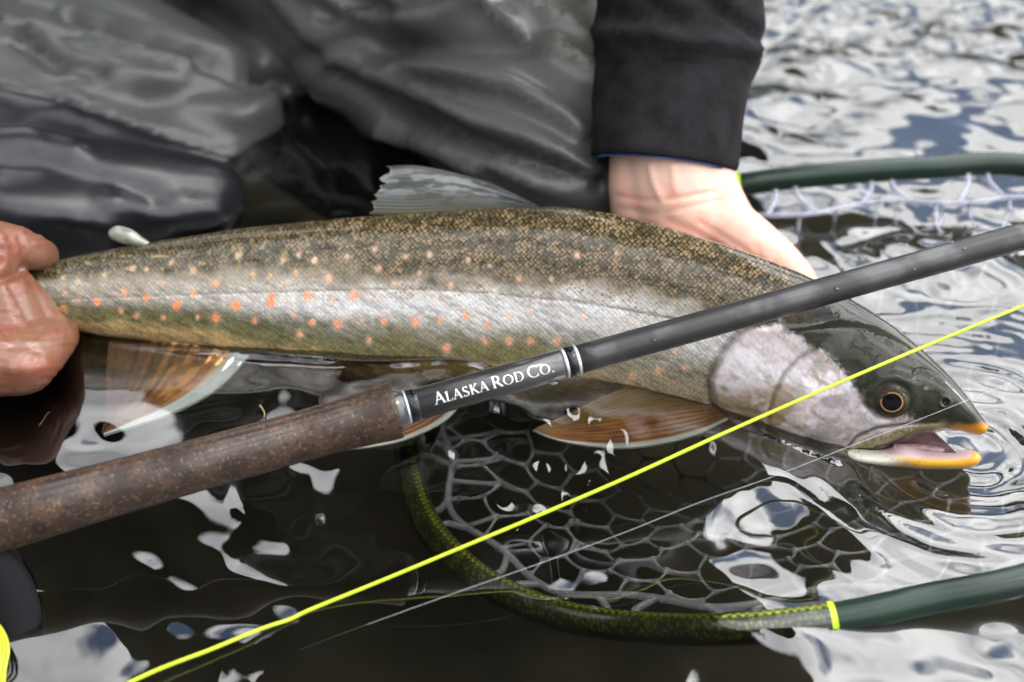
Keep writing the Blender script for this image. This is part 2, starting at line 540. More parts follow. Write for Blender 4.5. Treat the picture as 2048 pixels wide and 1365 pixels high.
SPOTS = [  # x, y, radius, orange amount
    (111, 592, 8, 1), (150, 617, 9, 1), (220, 602, 9, 1), (276, 582, 9, .8), (321, 594, 9, 1), (381, 607, 12, 1), (268, 618, 6, .8),
    (299, 629, 6, .8), (352, 633, 6, .8), (422, 632, 6, .7), (459, 633, 12, 1), (502, 608, 12, 1), (570, 602, 11, 1), (570, 590, 8, 1), (537, 637, 7, .9),
    (415, 583, 8, .8), (459, 565, 9, .6), (413, 541, 8, .5), (354, 565, 7, .5), (290, 535, 7, .4), (233, 549, 6, .35), (319, 538, 5, .35),
    (180, 563, 7, .4), (148, 556, 6, .35), (154, 584, 6, .5), (183, 598, 6, .5), (114, 620, 6, .5), (367, 524, 7, .4), (501, 510, 8, .4),
    (591, 520, 8, .45), (621, 510, 5, .5), (654, 520, 8, .55), (718, 513, 7, .5), (771, 498, 7, .4), (534, 549, 7, .55), (568, 551, 5, .55),
    (595, 565, 5, .55), (619, 546, 7, .6), (684, 556, 9, .65), (643, 588, 12, .9), (735, 587, 12, .85), (692, 595, 6, .6), (614, 627, 6, .8),
    (652, 640, 8, .9), (625, 664, 9, .9), (702, 643, 12, 1), (750, 634, 7, .6), (793, 638, 10, .95), (855, 638, 12, 1), (906, 636, 8, .85),
    (762, 676, 8, .9), (914, 691, 11, .95), (953, 628, 11, .9), (996, 645, 9, .85), (990, 677, 8, .95), (1037, 676, 9, .9), (1078, 676, 9, .85),
    (1130, 675, 10, .85), (1035, 629, 8, .5), (1078, 617, 8, .5), (814, 568, 9, .5), (780, 536, 9, .5), (783, 590, 6, .5), (894, 597, 7, .45),
    (924, 568, 7, .4), (1056, 555, 7, .4), (1120, 557, 6, .45), (1180, 560, 6, .4), (1183, 628, 9, .5), (1290, 636, 8, .4), (1218, 674, 7, .5),
    (1275, 746, 9, .8), (1325, 733, 9, .8), (1380, 727, 8, .7), (1358, 696, 6, .5), (1430, 672, 6, .4), (1168, 511, 7, .7), (1244, 506, 5, .4),
    (880, 508, 7, .45), (832, 512, 6, .4), (955, 520, 6, .4), (998, 530, 6, .4), (1010, 576, 6, .4), (862, 545, 6, .4)]

WLINE = [(150, 664), (300, 684), (500, 700), (610, 712), (720, 722), (830, 722), (903, 719), (976, 722), (1050, 730), (1178, 743), (1320, 758), (1411, 790), (1466, 832), (1558, 876), (1680, 918), (1800, 940), (1950, 944)]
def fit_bend():
    global BEND
    xs, bs = [], []
    for x, y in WLINE:
        x, y = np.float64(x), np.float64(y)
        top, w = pch(*zip(*TOPC), x), pch(*zip(*THICK), x) * 1e-3
        bot = pch(*zip(*BOTC), x) if x < 1650 else 940.0
        t = np.clip((y - top) / (bot - top), 0, .97)
        h = w * (1 - abs(2 * t - 1) ** 2.3) ** 0.56
        want = gp(x, y, 0.0)                     # the skin meets the water here
        xs.append((x - 1000) / 1000); bs.append((want - F_P) @ F_N - h)
    BEND = np.polyfit(xs, bs, 3)
fit_bend()

def head_mask(px, py):
    """1 on the head side of the gill opening"""
    G = np.array(GILL)
    xg = np.interp(py, [600] + list(G[:, 1]) + [930], [1600] + list(G[:, 0]) + [1600])
    return px - xg

def fish_relief(px, py):
    d = np.zeros_like(px)
    hm = head_mask(px, py)
    win = sstep(612, 660, py) * (1 - sstep(860, 905, py))
    d += 3.2 * sstep(-3, 10, hm) * win * (1 - sstep(60, 260, hm))       # raised gill cover
    d -= 1.6 * np.exp(-((hm + 7) / 8) ** 2) * win                        # the slit behind it
    d -= 1.5 * np.exp(-(pdist(px, py, PREOP) / 4.5) ** 2)
    d += 0.9 * np.exp(-(pdist(px, py, [(1650, 720), (1612, 760), (1600, 830)]) / 18) ** 2)
    d -= 0.5 * np.exp(-(pdist(px, py, [(1436, 805), (1500, 812), (1560, 830), (1620, 865)]) / 6) ** 2)
    # upper jaw bone and the fold above it
    d += 1.5 * np.exp(-(pdist(px, py, [(1708, 893), (1760, 872), (1830, 853), (1885, 852)]) / 13) ** 2)
    d -= 1.7 * np.exp(-(pdist(px, py, [(1695, 885), (1712, 865), (1750, 848), (1810, 841), (1870, 838)]) / 4) ** 2)
    # eye socket
    ex, ey = px - 1779, py - 793
    re = np.hypot(ex / 1.05, ey)
    d += 2.6 * np.exp(-(np.hypot(ex / 1.1, ey + 14) / 48) ** 2) - 1.6 * np.exp(-((re - 34) / 7) ** 2) * 0.5
    d += 1.2 * np.exp(-(pdist(px, py, [(1735, 770), (1755, 752), (1785, 746), (1815, 756)]) / 12) ** 2)
    d -= 0.9 * np.exp(-(pdist(px, py, [(1725, 800), (1745, 825), (1780, 836)]) / 6) ** 2)
    # nostril
    d -= 1.5 * np.exp(-(np.hypot(px - 1887, py - 799) / 5.5) ** 2)
    d += 0.7 * np.exp(-((np.hypot(px - 1885, py - 799) - 10) / 4) ** 2)
    d -= 0.22 * np.exp(-(pdist(px, py, LATLINE) / 3.0) ** 2)
    # soft dents and muscle blocks
    d += 0.5 * (fbm(px / 60, py / 45, 3, 40) - 0.5)
    body = 1 - sstep(-40, 0, hm)
    chev = px + 0.55 * np.abs(py - np.interp(px, [p[0] for p in LATLINE], [p[1] for p in LATLINE]))
    d += body * 0.10 * np.sin(chev / 13.0 + 2 * fbm(px / 80, py / 80, 2, 44))
    return d * 1e-3

def mixc(c, d, k):
    k = np.asarray(k)[..., None]
    return c * (1 - k) + np.asarray(d, float) * k

def fish_colour(px, py, t):
    """pigment and (scale speckle, silveriness, roughness) at photo position; t: 0 back ... 1 belly"""
    hm = head_mask(px, py)
    head = sstep(-4, 6, hm) * sstep(605, 640, py)
    head = np.maximum(head, sstep(1560, 1640, px))
    n1, n2 = fbm(px / 26, py / 20, 4, 1), fbm(px / 7, py / 6, 3, 2)
    n3 = fbm(px / 90, py / 30, 3, 3)
    streak = fbm((px + py * 0.9) / 40, (py - px * 0.5) / 6, 3, 8)
    tt = t + 0.10 * (n3 - 0.5) + 0.08 * (n1 - 0.5)
    c = np.zeros(px.shape + (3,)) + np.array([0.022, 0.021, 0.008])                      # olive back
    tan = sstep(0.36, 0.60, n1 * 0.5 + fbm(px / 13, py / 9, 3, 12) * 0.5)
    flank = np.array([0.42, 0.38, 0.31])
    xr = sstep(100, 900, px)
    bs = 0.07 * sstep(500, 900, px)
    c = mixc(c, flank, sstep(0.22 + bs, 0.44 + bs, tt))
    c = mixc(c, [0.90, 0.87, 0.84], sstep(0.34, 0.52, tt) * (1 - sstep(0.50, 0.76, tt)) * sstep(250, 800, px))   # silver flank, with the sky's bright sheen put into the colour
    c = mixc(c, [0.20, 0.175, 0.075], sstep(0.58, 0.74, tt) * (1 - 0.55 * sstep(1050, 1300, px)))                # olive lower flank
    c = mixc(c, [0.13, 0.125, 0.06], 0.7 * sstep(0.52, 0.66, tt) * (1 - sstep(0.7, 0.82, tt)) * (1 - sstep(600, 1000, px)))
    c = mixc(c, [0.55, 0.38, 0.17], sstep(0.78, 0.86, tt) * (1 - 0.7 * sstep(1000, 1250, px)))                   # golden belly edge
    c = mixc(c, [0.40, 0.22, 0.10], sstep(0.90, 0.97, tt) * sstep(300, 600, px))
    c *= (0.72 + 0.56 * n2)[..., None]
    c *= (1 - 0.35 * sstep(0.45, 0.7, streak) * sstep(0.3, 0.45, tt))[..., None]
    spk = (1 - sstep(0.34, 0.62, tt)) * (0.12 + 0.88 * tan) * (0.35 + 0.65 * sstep(350, 900, px)) + 0.18 * (1 - sstep(0.5, 0.8, tt))
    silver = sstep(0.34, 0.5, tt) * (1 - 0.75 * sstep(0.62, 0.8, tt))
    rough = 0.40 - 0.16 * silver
    # lateral line
    ll = np.exp(-(pdist(px, py, LATLINE) / 2.2) ** 2) * (0.5 + 0.5 * sstep(0.3, 0.6, vnoise(px / 5, py * 0, 4))) * sstep(350, 700, px)
    c = mixc(c, [0.07, 0.06, 0.04], 0.75 * ll)
    # spots
    for i, (x, y, r, k) in enumerate(SPOTS):
        m = (np.abs(px - x) < 30) & (np.abs(py - y) < 30)
        if not m.any(): continue
        q = np.hypot((px[m] - x) * 1.08, (py[m] - y) * 0.95) + 5.0 * (vnoise(px[m] / 5 + i, py[m] / 5, 30) - 0.5)
        r = r * 0.92
        a = 1 - sstep(r * 0.6, r * 1.18, q)
        halo = (1 - sstep(r * 1.1, r * 2.0, q)) * 0.25 * k
        base = np.array([0.74, 0.26, 0.09]) * k + np.array([0.66, 0.55, 0.34]) * (1 - k)
        if x > 620: base = base * 0.75 + np.array([0.78, 0.50, 0.42]) * 0.25
        cm = mixc(c[m], [0.42, 0.40, 0.38], halo * (1 - a))
        c[m] = mixc(cm, base, a * (0.92 if k > .5 else 0.62))
        spk[m] *= 1 - 0.8 * a; silver[m] *= 1 - 0.8 * a
    # small pale flecks scattered over the back
    fl = sstep(0.74, 0.82, vnoise(px / 9.0, py / 8.0, 61)) * (1 - sstep(0.3, 0.5, tt)) * (1 - sstep(500, 900, px)) * sstep(0.05, 0.12, t)
    c = mixc(c, [0.30, 0.27, 0.10], 0.6 * fl * (1 - head))
    # ---- head
    hc = np.zeros_like(c) + np.array([0.022, 0.022, 0.012])
    hc = hc * (0.6 + 0.9 * fbm(px / 16, py / 16, 4, 86))[..., None]
    hn, hn2 = fbm(px / 22, py / 22, 4, 70), fbm(px / 5, py / 5, 3, 71)
    cheek_line = np.interp(px, [1430, 1500, 1560, 1640, 1720, 1790, 1850, 1900], [640, 640, 640, 690, 770, 815, 846, 850])
    pearl = sstep(-8, 14, py - cheek_line + 46 * (hn - 0.5) + 18 * (hn2 - .5)) * (1 - sstep(1880, 1932, px + 20 * (hn - .5)))
    pc = np.zeros_like(c) + np.array([0.50, 0.45, 0.46])
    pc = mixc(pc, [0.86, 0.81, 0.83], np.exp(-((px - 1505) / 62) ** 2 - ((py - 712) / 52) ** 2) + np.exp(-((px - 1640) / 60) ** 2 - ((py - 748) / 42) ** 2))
    pc = mixc(pc, [0.60, 0.44, 0.42], sstep(0.50, 0.75, hn) * 0.6)
    pc = mixc(pc, [0.30, 0.24, 0.17], 0.92 * sstep(0.36, 0.56, fbm((px + py) / 60 + 5, (py - px * .5) / 16, 4, 75)) * sstep(745, 800, py) * (1 - sstep(1600, 1660, px)))
    lowk = sstep(748, 812, py + 30 * (hn - .5)) * (1 - sstep(1560, 1650, px))
    pc = mixc(pc, [0.27, 0.19, 0.10], lowk * (.7 + .3 * sstep(.35, .55, fbm((px + py) / 50, (py - px * .6) / 14, 3, 79))))
    pc = mixc(pc, [0.30, 0.25, 0.24], sstep(0.5, 0.68, fbm(px / 40, py / 24 + 9, 4, 76)) * sstep(1580, 1640, px) * 0.8)
    pc = mixc(pc, [0.40, 0.28, 0.20], sstep(0.55, 0.7, fbm((px - py) / 18, (px + py) / 60, 3, 77)) * 0.45)
    pc = mixc(pc, [0.24, 0.19, 0.13], 0.6 * sstep(0.50, 0.70, fbm((px + py * .8) / 44, (py - px * .7) / 12, 4, 84)) * (sstep(690, 780, py) * (1 - sstep(1640, 1720, px)) + .25))
    pc = mixc(pc, [0.80, 0.74, 0.76], 0.4 * sstep(0.5, 0.7, fbm((px - py) / 40, (py + px * .4) / 16, 4, 85)))
    pc *= (0.72 + 0.56 * hn2)[..., None]
    hc = mixc(hc, pc, pearl)
    hc = mixc(hc, [0.33, 0.27, 0.12], np.exp(-(pdist(px, py, [(1712, 893), (1760, 873), (1830, 855), (1880, 853)]) / 13) ** 2) * 0.95)    # jaw bone
    hc = mixc(hc, [0.10, 0.08, 0.03], 0.75 * sstep(0.5, 0.62, hn2) * np.exp(-(pdist(px, py, [(1722, 882), (1780, 862), (1850, 846)]) / 9) ** 2))
    edge = np.interp(px, [p[0] for p in BOTC[-14:]], [p[1] for p in BOTC[-14:]])
    hc = mixc(hc, [0.50, 0.30, 0.22], (1 - sstep(3, 9, edge - py)) * sstep(1716, 1730, px) * (1 - sstep(1880, 1910, px)))
    snout = sstep(1885, 1920, px) * sstep(838, 856, py + 6 * (hn - .5)) 
    hc = mixc(hc, [0.62, 0.26, 0.012], snout)
    hc = mixc(hc, [0.09, 0.07, 0.05], 0.6 * np.exp(-(pdist(px, py, PREOP) / 3.5) ** 2))
    hc = mixc(hc, [0.04, 0.035, 0.02], 0.85 * np.exp(-(pdist(px, py, [(1695, 885), (1712, 865), (1750, 848), (1810, 841), (1870, 838)]) / 3) ** 2))
    re = np.hypot((px - 1779) / 1.05, py - 795)
    hc = mixc(hc, [0.024, 0.028, 0.016], (1 - sstep(36, 58, np.hypot((px - 1775) / 1.15, py - 782) + 12 * (hn - .5))))
    hc = mixc(hc, [0.035, 0.022, 0.012], 1 - sstep(26, 38, re))
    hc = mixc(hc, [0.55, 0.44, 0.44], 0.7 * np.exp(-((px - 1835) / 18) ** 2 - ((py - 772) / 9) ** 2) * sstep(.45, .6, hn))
    hc = mixc(hc, [0.02, 0.012, 0.01], np.exp(-(np.hypot(px - 1887, py - 799) / 5) ** 2))
    frk = sstep(0.78, 0.84, vnoise(px / 4.0, py / 4.0, 90)) * pearl * (1 - sstep(0.2, 0.3, np.abs(px - 1790) / 300))
    hc = mixc(hc, [0.12, 0.10, 0.11], 0.6 * frk)
    c = c * (1 - head[..., None]) + hc * head[..., None]
    slit = np.exp(-((hm + 6) / 5) ** 2) * sstep(628, 680, py) * (1 - sstep(870, 900, py))
    c = mixc(c, [0.02, 0.016, 0.012], 0.6 * slit)
    spk *= 1 - head
    silver = silver * (1 - head) + head * pearl * 0.5
    rough = rough * (1 - head) + head * 0.38
    return np.clip(c, 0.004, 0.9), np.stack([np.clip(spk, 0, 1), np.clip(silver, 0, 1), rough, 1 - head], -1)

def fish_material(name='fish_skin'):
    m, n, l, b = new_mat(name)
    ca = n.new('ShaderNodeAttribute'); ca.attribute_name = 'Col'
    ax = n.new('ShaderNodeAttribute'); ax.attribute_name = 'Aux'
    sp = n.new('ShaderNodeSeparateColor'); l.new(ax.outputs['Color'], sp.inputs['Color'])
    uv = n.new('ShaderNodeUVMap')
    mp = n.new('ShaderNodeMapping'); mp.inputs['Rotation'].default_value = (0, 0, math.radians(45)); mp.inputs['Scale'].default_value = (0.80, 0.80, 1)
    l.new(uv.outputs['UV'], mp.inputs['Vector'])
    vo = n.new('ShaderNodeTexVoronoi'); vo.inputs['Scale'].default_value = 1.0; vo.inputs['Randomness'].default_value = 0.45
    l.new(mp.outputs['Vector'], vo.inputs['Vector'])
    dot = n.new('ShaderNodeMapRange'); dot.inputs['From Min'].default_value = 0.60; dot.inputs['From Max'].default_value = 0.36
    l.new(vo.outputs['Distance'], dot.inputs['Value'])
    mu = n.new('ShaderNodeMath'); mu.operation = 'MULTIPLY'
    vs = n.new('ShaderNodeSeparateColor'); l.new(vo.outputs['Color'], vs.inputs['Color'])
    vr = n.new('ShaderNodeMapRange'); vr.inputs['From Min'].default_value = 0.1; vr.inputs['From Max'].default_value = 0.8; vr.inputs['To Min'].default_value = 0.5; vr.inputs['To Max'].default_value = 1.05
    l.new(vs.outputs['Red'], vr.inputs['Value'])
    mv = n.new('ShaderNodeMath'); mv.operation = 'MULTIPLY'
    l.new(dot.outputs['Result'], mv.inputs[0]); l.new(vr.outputs['Result'], mv.inputs[1])
    l.new(mv.outputs['Value'], mu.inputs[0]); l.new(sp.outputs['Red'], mu.inputs[1])
    # darker rims between the scales all over the flank
    rim = n.new('ShaderNodeMapRange'); rim.inputs['From Min'].default_value = 0.30; rim.inputs['From Max'].default_value = 0.62; rim.inputs['To Min'].default_value = 1.0; rim.inputs['To Max'].default_value = 0.72
    l.new(vo.outputs['Distance'], rim.inputs['Value'])
    rmx = n.new('ShaderNodeMixRGB'); rmx.blend_type = 'MULTIPLY'
    l.new(ax.outputs['Alpha'], rmx.inputs['Fac']); l.new(ca.outputs['Color'], rmx.inputs['Color1']); l.new(rim.outputs['Result'], rmx.inputs['Color2'])
    mx = n.new('ShaderNodeMixRGB'); mx.inputs['Color2'].default_value = (0.205, 0.138, 0.07, 1)
    l.new(mu.outputs['Value'], mx.inputs['Fac']); l.new(rmx.outputs['Color'], mx.inputs['Color1'])
    l.new(mx.outputs['Color'], b.inputs['Base Color'])
    mm = n.new('ShaderNodeMath'); mm.operation = 'MULTIPLY'; mm.inputs[1].default_value = 0.40
    l.new(sp.outputs['Green'], mm.inputs[0]); l.new(mm.outputs['Value'], b.inputs['Metallic'])
    l.new(sp.outputs['Blue'], b.inputs['Roughness'])
    b.inputs['Specular IOR Level'].default_value = 0.12
    b.inputs['Coat Weight'].default_value = 0.8
    b.inputs['Coat Roughness'].default_value = 0.03
    b.inputs['Coat IOR'].default_value = 1.42
    bp = n.new('ShaderNodeBump'); bp.inputs['Distance'].default_value = 0.0004; bp.invert = True
    sb = n.new('ShaderNodeMath'); sb.operation = 'MULTIPLY'; sb.inputs[1].default_value = 0.6
    l.new(ax.outputs['Alpha'], sb.inputs[0]); l.new(sb.outputs['Value'], bp.inputs['Strength'])
    l.new(vo.outputs['Distance'], bp.inputs['Height'])
    l.new(bp.outputs['Normal'], b.inputs['Normal'])
    # the wet film is smoother than the scales under it
    nz = n.new('ShaderNodeTexNoise'); nz.inputs['Scale'].default_value = 0.25; nz.inputs['Detail'].default_value = 3
    l.new(uv.outputs['UV'], nz.inputs['Vector'])
    b2 = n.new('ShaderNodeBump'); b2.inputs['Strength'].default_value = 0.22; b2.inputs['Distance'].default_value = 0.0009
    l.new(nz.outputs['Fac'], b2.inputs['Height']); l.new(b2.outputs['Normal'], b.inputs['Coat Normal'])
    return m

def loft_fish(name, T, B, W, x0, x1, step, mat, parent, nt=150, nb=46, exps=(2.3, 0.56), relief_on=True, colour=fish_colour):
    xs = np.r_[np.arange(x0, x1 - 14, step), np.linspace(x1 - 14, x1, 14)]
    top = pch(*zip(*T), xs); bot = pch(*zip(*B), xs); w = pch(*zip(*W), xs) * 1e-3
    ph = np.linspace(0, np.pi, nt)
    tn = (1 - np.cos(ph)) / 2 * 0.6 + ph / np.pi * 0.4
    tb = (1 - np.cos(np.linspace(0, np.pi, nb))) / 2
    tb = tb[1:-1][::-1]
    t = np.r_[tn, tb]
    side = np.r_[np.ones(nt), -np.ones(len(tb))]
    PX = np.repeat(xs[:, None], len(t), 1)
    PY = top[:, None] + (bot - top)[:, None] * t[None]
    prof = np.clip(1 - np.abs(2 * t - 1) ** exps[0], 0, 1) ** exps[1]
    off = w[:, None] * prof[None] * side[None]
    if relief_on:
        fade = sstep(0.0, 0.16, t) * (1 - sstep(0.84, 1.0, t))
        off = off + fish_relief(PX, PY) * fade[None] * (side > 0)[None]
    V = fp(PX, PY) + F_N * off[..., None]
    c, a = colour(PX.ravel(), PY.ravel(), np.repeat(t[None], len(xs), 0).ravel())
    uv = np.stack([PX.ravel() / 4.06, PY.ravel() / 4.06], -1) * 0.72
    nv = len(t)
    F = [tuple(f) for f in grid_faces(len(xs), nv, False, True)]
    F.append(tuple(range(nv))); F.append(tuple(range(len(xs) * nv - 1, (len(xs) - 1) * nv - 1, -1)))
    return mesh(name, V.reshape(-1, 3), F, mat, parent, c, a, uv)

def jaw_colour(px, py, t):
    n, n2 = fbm(px / 20, py / 14, 4, 81), fbm(px / 4, py / 4, 3, 82)
    c = np.zeros(px.shape + (3,)) + np.array([0.60, 0.57, 0.48])
    c = mixc(c, [0.72, 0.37, 0.03], sstep(1755, 1830, px + 40 * (n - .5)) * (1 - sstep(0.7, 0.98, t)) * sstep(0.16, 0.3, t))
    c = mixc(c, [0.66, 0.27, 0.02], sstep(1900, 1950, px))
    lip = np.interp(px, [1700, 1764, 1838, 1900, 1935, 1961], [895, 899, 911, 914, 912, 905])
    c = mixc(c, [0.50, 0.36, 0.36], (1 - sstep(-4, 2, py - lip)) * (1 - sstep(1938, 1948, px)) * sstep(1755, 1775, px))
    c = mixc(c, [0.45, 0.45, 0.42], 0.6 * sstep(0.75, 0.98, t))
    c = mixc(c, [0.10, 0.08, 0.05], 0.6 * sstep(0.62, 0.7, n2) * np.exp(-((py - lip - 3) / 5) ** 2) * (1 - sstep(1840, 1880, px)))
    c = mixc(c, [0.25, 0.2, 0.16], 0.5 * sstep(0.62, 0.72, n2) * sstep(0.55, 0.8, t))
    a = np.stack([np.zeros_like(px), np.zeros_like(px) + 0.1, np.zeros_like(px) + 0.35, np.zeros_like(px)], -1)
    return np.clip(c, 0.004, 0.9), a

def fin(name, P, Q, parent, mat, colour, ns=70, nv=46, rays=0.0004, thick=0.00035, curve=None, ragged=0.0):
    """thin fin between two 3-D edge curves P (leading) and Q (trailing or base), fin rays as ridges"""
    P, Q = spline(P, ns), spline(Q, ns)
    v = np.linspace(0, 1, nv)
    G = P[:, None] * (1 - v)[None, :, None] + Q[:, None] * v[None, :, None]
    s = np.linspace(0, 1, ns)
    if ragged:
        k = (vnoise(v * 11, v * 0, 5) - .5) * 1.4 + (vnoise(v * 29, v * 0, 6) - .5)
        G = G + (sstep(.82, 1, s)[:, None] * k[None] * ragged)[..., None] * unit(G[-1] - G[-8])[None]
    S, W = np.meshgrid(s, v, indexing='ij')
    du, dv = np.gradient(G, axis=0), np.gradient(G, axis=1)
    Nn = np.cross(du, dv); Nn /= np.maximum(np.linalg.norm(Nn, axis=-1, keepdims=True), 1e-12)
    if np.mean(Nn @ (CAM - G.mean((0, 1)))) < 0: Nn = -Nn
    rel = rays * np.sin(W * 2 * np.pi * nv / 3.4) * sstep(0, 0.06, W)
    if curve is not None: rel = rel + curve(S, W)
    A = G + Nn * (rel + thick)[..., None]
    Bk = G + Nn * (rel - thick)[..., None]
    V = np.vstack([A.reshape(-1, 3), Bk.reshape(-1, 3)])
    f = grid_faces(ns, nv)
    o = ns * nv
    F = [tuple(q) for q in f] + [tuple(q[::-1] + o) for q in f]
    rim = [i * nv for i in range(ns)] + [(ns - 1) * nv + j for j in range(1, nv)] + [i * nv + nv - 1 for i in range(ns - 2, -1, -1)] + [j for j in range(nv - 2, 0, -1)]
    for i in range(len(rim)):
        a, b = rim[i], rim[(i + 1) % len(rim)]
        F.append((a, b, b + o, a + o))
    c = colour(S.ravel(), W.ravel())
    return mesh(name, V, F, mat, parent, np.vstack([c, c]))

def build_fish():
    root = tag(empty('char_fish'), 'large spotted char with orange jaws held half out of the water', 'fish')
    skin = fish_material()
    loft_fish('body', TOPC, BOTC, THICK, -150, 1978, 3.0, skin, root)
    JT = [(1600, 862), (1700, 889), (1764, 896), (1803, 885), (1847, 898), (1900, 902), (1944, 901), (1956, 906), (1962, 915)]
    JB = [(1600, 893), (1680, 916), (1733, 927), (1803, 934), (1856, 938), (1917, 938), (1945, 934), (1957, 926), (1962, 916)]
    JW = [(1600, 3), (1660, 9), (1710, 16.5), (1780, 14.5), (1850, 12), (1920, 8.5), (1950, 5.5), (1960, 2.5), (1962, 0.5)]
    loft_fish('lower_jaw', JT, JB, JW, 1600, 1962, 2.5, skin, root, nt=60, nb=24, exps=(2.2, 0.5), relief_on=False, colour=jaw_colour)
    # mouth lining: a shallow trough between the jaws
    lin = simple('mouth_lining', (0.17, 0.085, 0.085), 0.35, coat=0.8, noise=(180, (0.07, 0.035, 0.035), 0.35, 0.65))
    up = spline(np.array([(1745, 893), (1800, 876), (1832, 862), (1858, 860), (1868, 862)]), 24)
    lo = spline(np.array([(1745, 904), (1800, 905), (1838, 914), (1890, 916), (1922, 914)]), 24)
    v = np.linspace(0, 1, 14)
    PXm = up[:, None, 0] * (1 - v) + lo[:, None, 0] * v; PYm = up[:, None, 1] * (1 - v) + lo[:, None, 1] * v
    off = 0.002 + 0.006 * (2 * v - 1) ** 2
    Vm = fp(PXm, PYm) + F_N * (off[None] * np.ones_like(PXm))[..., None]
    mesh('mouth_lining', Vm.reshape(-1, 3), [tuple(q) for q in grid_faces(24, 14)], lin, root)
    tg_p = fp(np.array([1790, 1830, 1875, 1900]), np.array([899, 897, 901, 905]), np.array([0.004, 0.003, 0.002, 0.001]))
    tv, tf = tube_vf(spline(tg_p, 14), np.linspace(0.0034, 0.0016, 14), 10)
    mesh('tongue', tv, tf, simple('tongue', (0.34, 0.22, 0.22), 0.35, coat=0.6, noise=(260, (0.22, 0.13, 0.13), 0.35, 0.65)), root)
    # eye
    off0 = 0.0
    rr = np.array([0, 6, 11, 15, 17.4, 18.2, 19.8, 20.8, 23, 26, 29, 33]); hh = np.array([0.6, 0.58, .5, .40, .32, .28, .20, .14, -.1, -.6, -1.6, -3.0]) * 1e-3
    cols = np.array([[.003, .003, .004]] * 4 + [[.003, .003, .004], [.38, .21, .07], [.38, .23, .09], [.06, .03, .015], [.03, .02, .012], [.03, .028, .016], [.03, .03, .018], [.03, .03, .018]])
    ang = np.linspace(0, 2 * np.pi, 48, endpoint=False)
    R, A = np.meshgrid(rr, ang, indexing='ij')
    ex, ey = 1779 + R * np.cos(A) * 1.10, 795 + R * np.sin(A) * 0.96
    top, bot, w = pch(*zip(*TOPC), 1779.), pch(*zip(*BOTC), 1779.), pch(*zip(*THICK), 1779.) * 1e-3
    tt = (795 - top) / (bot - top)
    base = w * (1 - abs(2 * tt - 1) ** 2.3) ** 0.56 + fish_relief(np.array([1779.]), np.array([795.]))[0] + 0.0006
    Ve = fp(ex, ey) + F_N * (base + hh[:, None] * np.ones_like(R))[..., None]
    em = simple('eye', (1, 1, 1), 0.25, coat=0.22, attr=True, coat_rough=0.01, spec=0.05)
    mesh('eye', Ve.reshape(-1, 3), [tuple(q) for q in grid_faces(len(rr), 48, False, True)], em, root, np.repeat(cols[:, None], 48, 1).reshape(-1, 3))

    # ---- fins
    fm = simple('fin_skin', (1, 1, 1), 0.45, coat=0.4, attr=True, coat_rough=0.06, spec=0.25)
    def c_low(S, W):
        n = fbm(S * 9, W * 34, 3, 51)
        c = np.zeros((len(S), 3)) + np.array([0.31, 0.13, 0.036])
        c = mixc(c, [0.16, 0.075, 0.024], sstep(0.4, 0.65, n))
        c = mixc(c, [0.11, 0.085, 0.028], sstep(0.35, 0.75, W) * 0.7)
        c = mixc(c, [0.30, 0.09, 0.04], sstep(0.0, 0.35, W) * (1 - sstep(0.2, 0.4, W)) * 0.4)
        return mixc(c, [0.68, 0.72, 0.76], 1 - sstep(0.055, 0.085, W + 0.012 * (n - .5)))
    # pectoral fin, spread just under the surface
    lead = [(1456, 840, -.003), (1400, 868, -.0025), (1330, 888, -.0025), (1240, 898, -.0025), (1150, 889, -.0025), (1100, 877, -.002), (1066, 862, -.001)]
    trail = [(1440, 785, -.001), (1395, 772, -.001), (1330, 768, -.0015), (1260, 776, -.0015), (1195, 800, -.002), (1130, 832, -.002), (1075, 856, -.0015)]
    P3 = [gp(np.float64(a), np.float64(b), z) for a, b, z in lead]; Q3 = [gp(np.float64(a), np.float64(b), z) for a, b, z in trail]
    fin('pectoral_fin', P3, Q3, root, fm, c_low, curve=lambda S, W: 0.001 * np.sin(np.pi * W) * np.sin(np.pi * S), rays=.0002)
    # pelvic fins
    lead = [(930, 792, -.006), (905, 830, -.010), (865, 858, -.013), (800, 884, -.016), (735, 896, -.018), (690, 900, -.020)]
    trail = [(800, 768, -.006), (770, 775, -.010), (745, 795, -.013), (715, 825, -.016), (695, 860, -.018), (684, 893, -.020)]
    fin('pelvic_fin', [gp(np.float64(a), np.float64(b), z) for a, b, z in lead], [gp(np.float64(a), np.float64(b), z) for a, b, z in trail], root, fm, c_low)
    lead = [(900, 790, -.012), (893, 830, -.020), (878, 870, -.028), (862, 905, -.034)]
    trail = [(850, 786, -.012), (852, 825, -.020), (850, 865, -.028), (852, 900, -.034)]
    fin('pelvic_fin', [gp(np.float64(a), np.float64(b), z) for a, b, z in lead], [gp(np.float64(a), np.float64(b), z) for a, b, z in trail], root, fm, c_low, ns=30, nv=20)
    # anal fin
    def c_anal(S, W):
        n = fbm(S * 7, W * 26, 3, 53)
        c = np.zeros((len(S), 3)) + np.array([0.18, 0.085, 0.045])
        c = mixc(c, [0.62, 0.30, 0.10], (1 - sstep(0.35, 0.75, S)) * (1 - sstep(0.35, 0.75, W)))
        c = mixc(c, [0.07, 0.055, 0.06], sstep(0.55, 0.95, W))
        c = mixc(c, [0.16, 0.06, 0.03], sstep(0.45, 0.6, n) * 0.7)
        c = mixc(c, [0.04, 0.022, 0.015], sstep(0.62, 0.75, vnoise(S * 2, W * 22, 9)) * 0.7)
        return mixc(c, [0.66, 0.74, 0.82], 1 - sstep(0.10, 0.15, W - 0.12 * S))
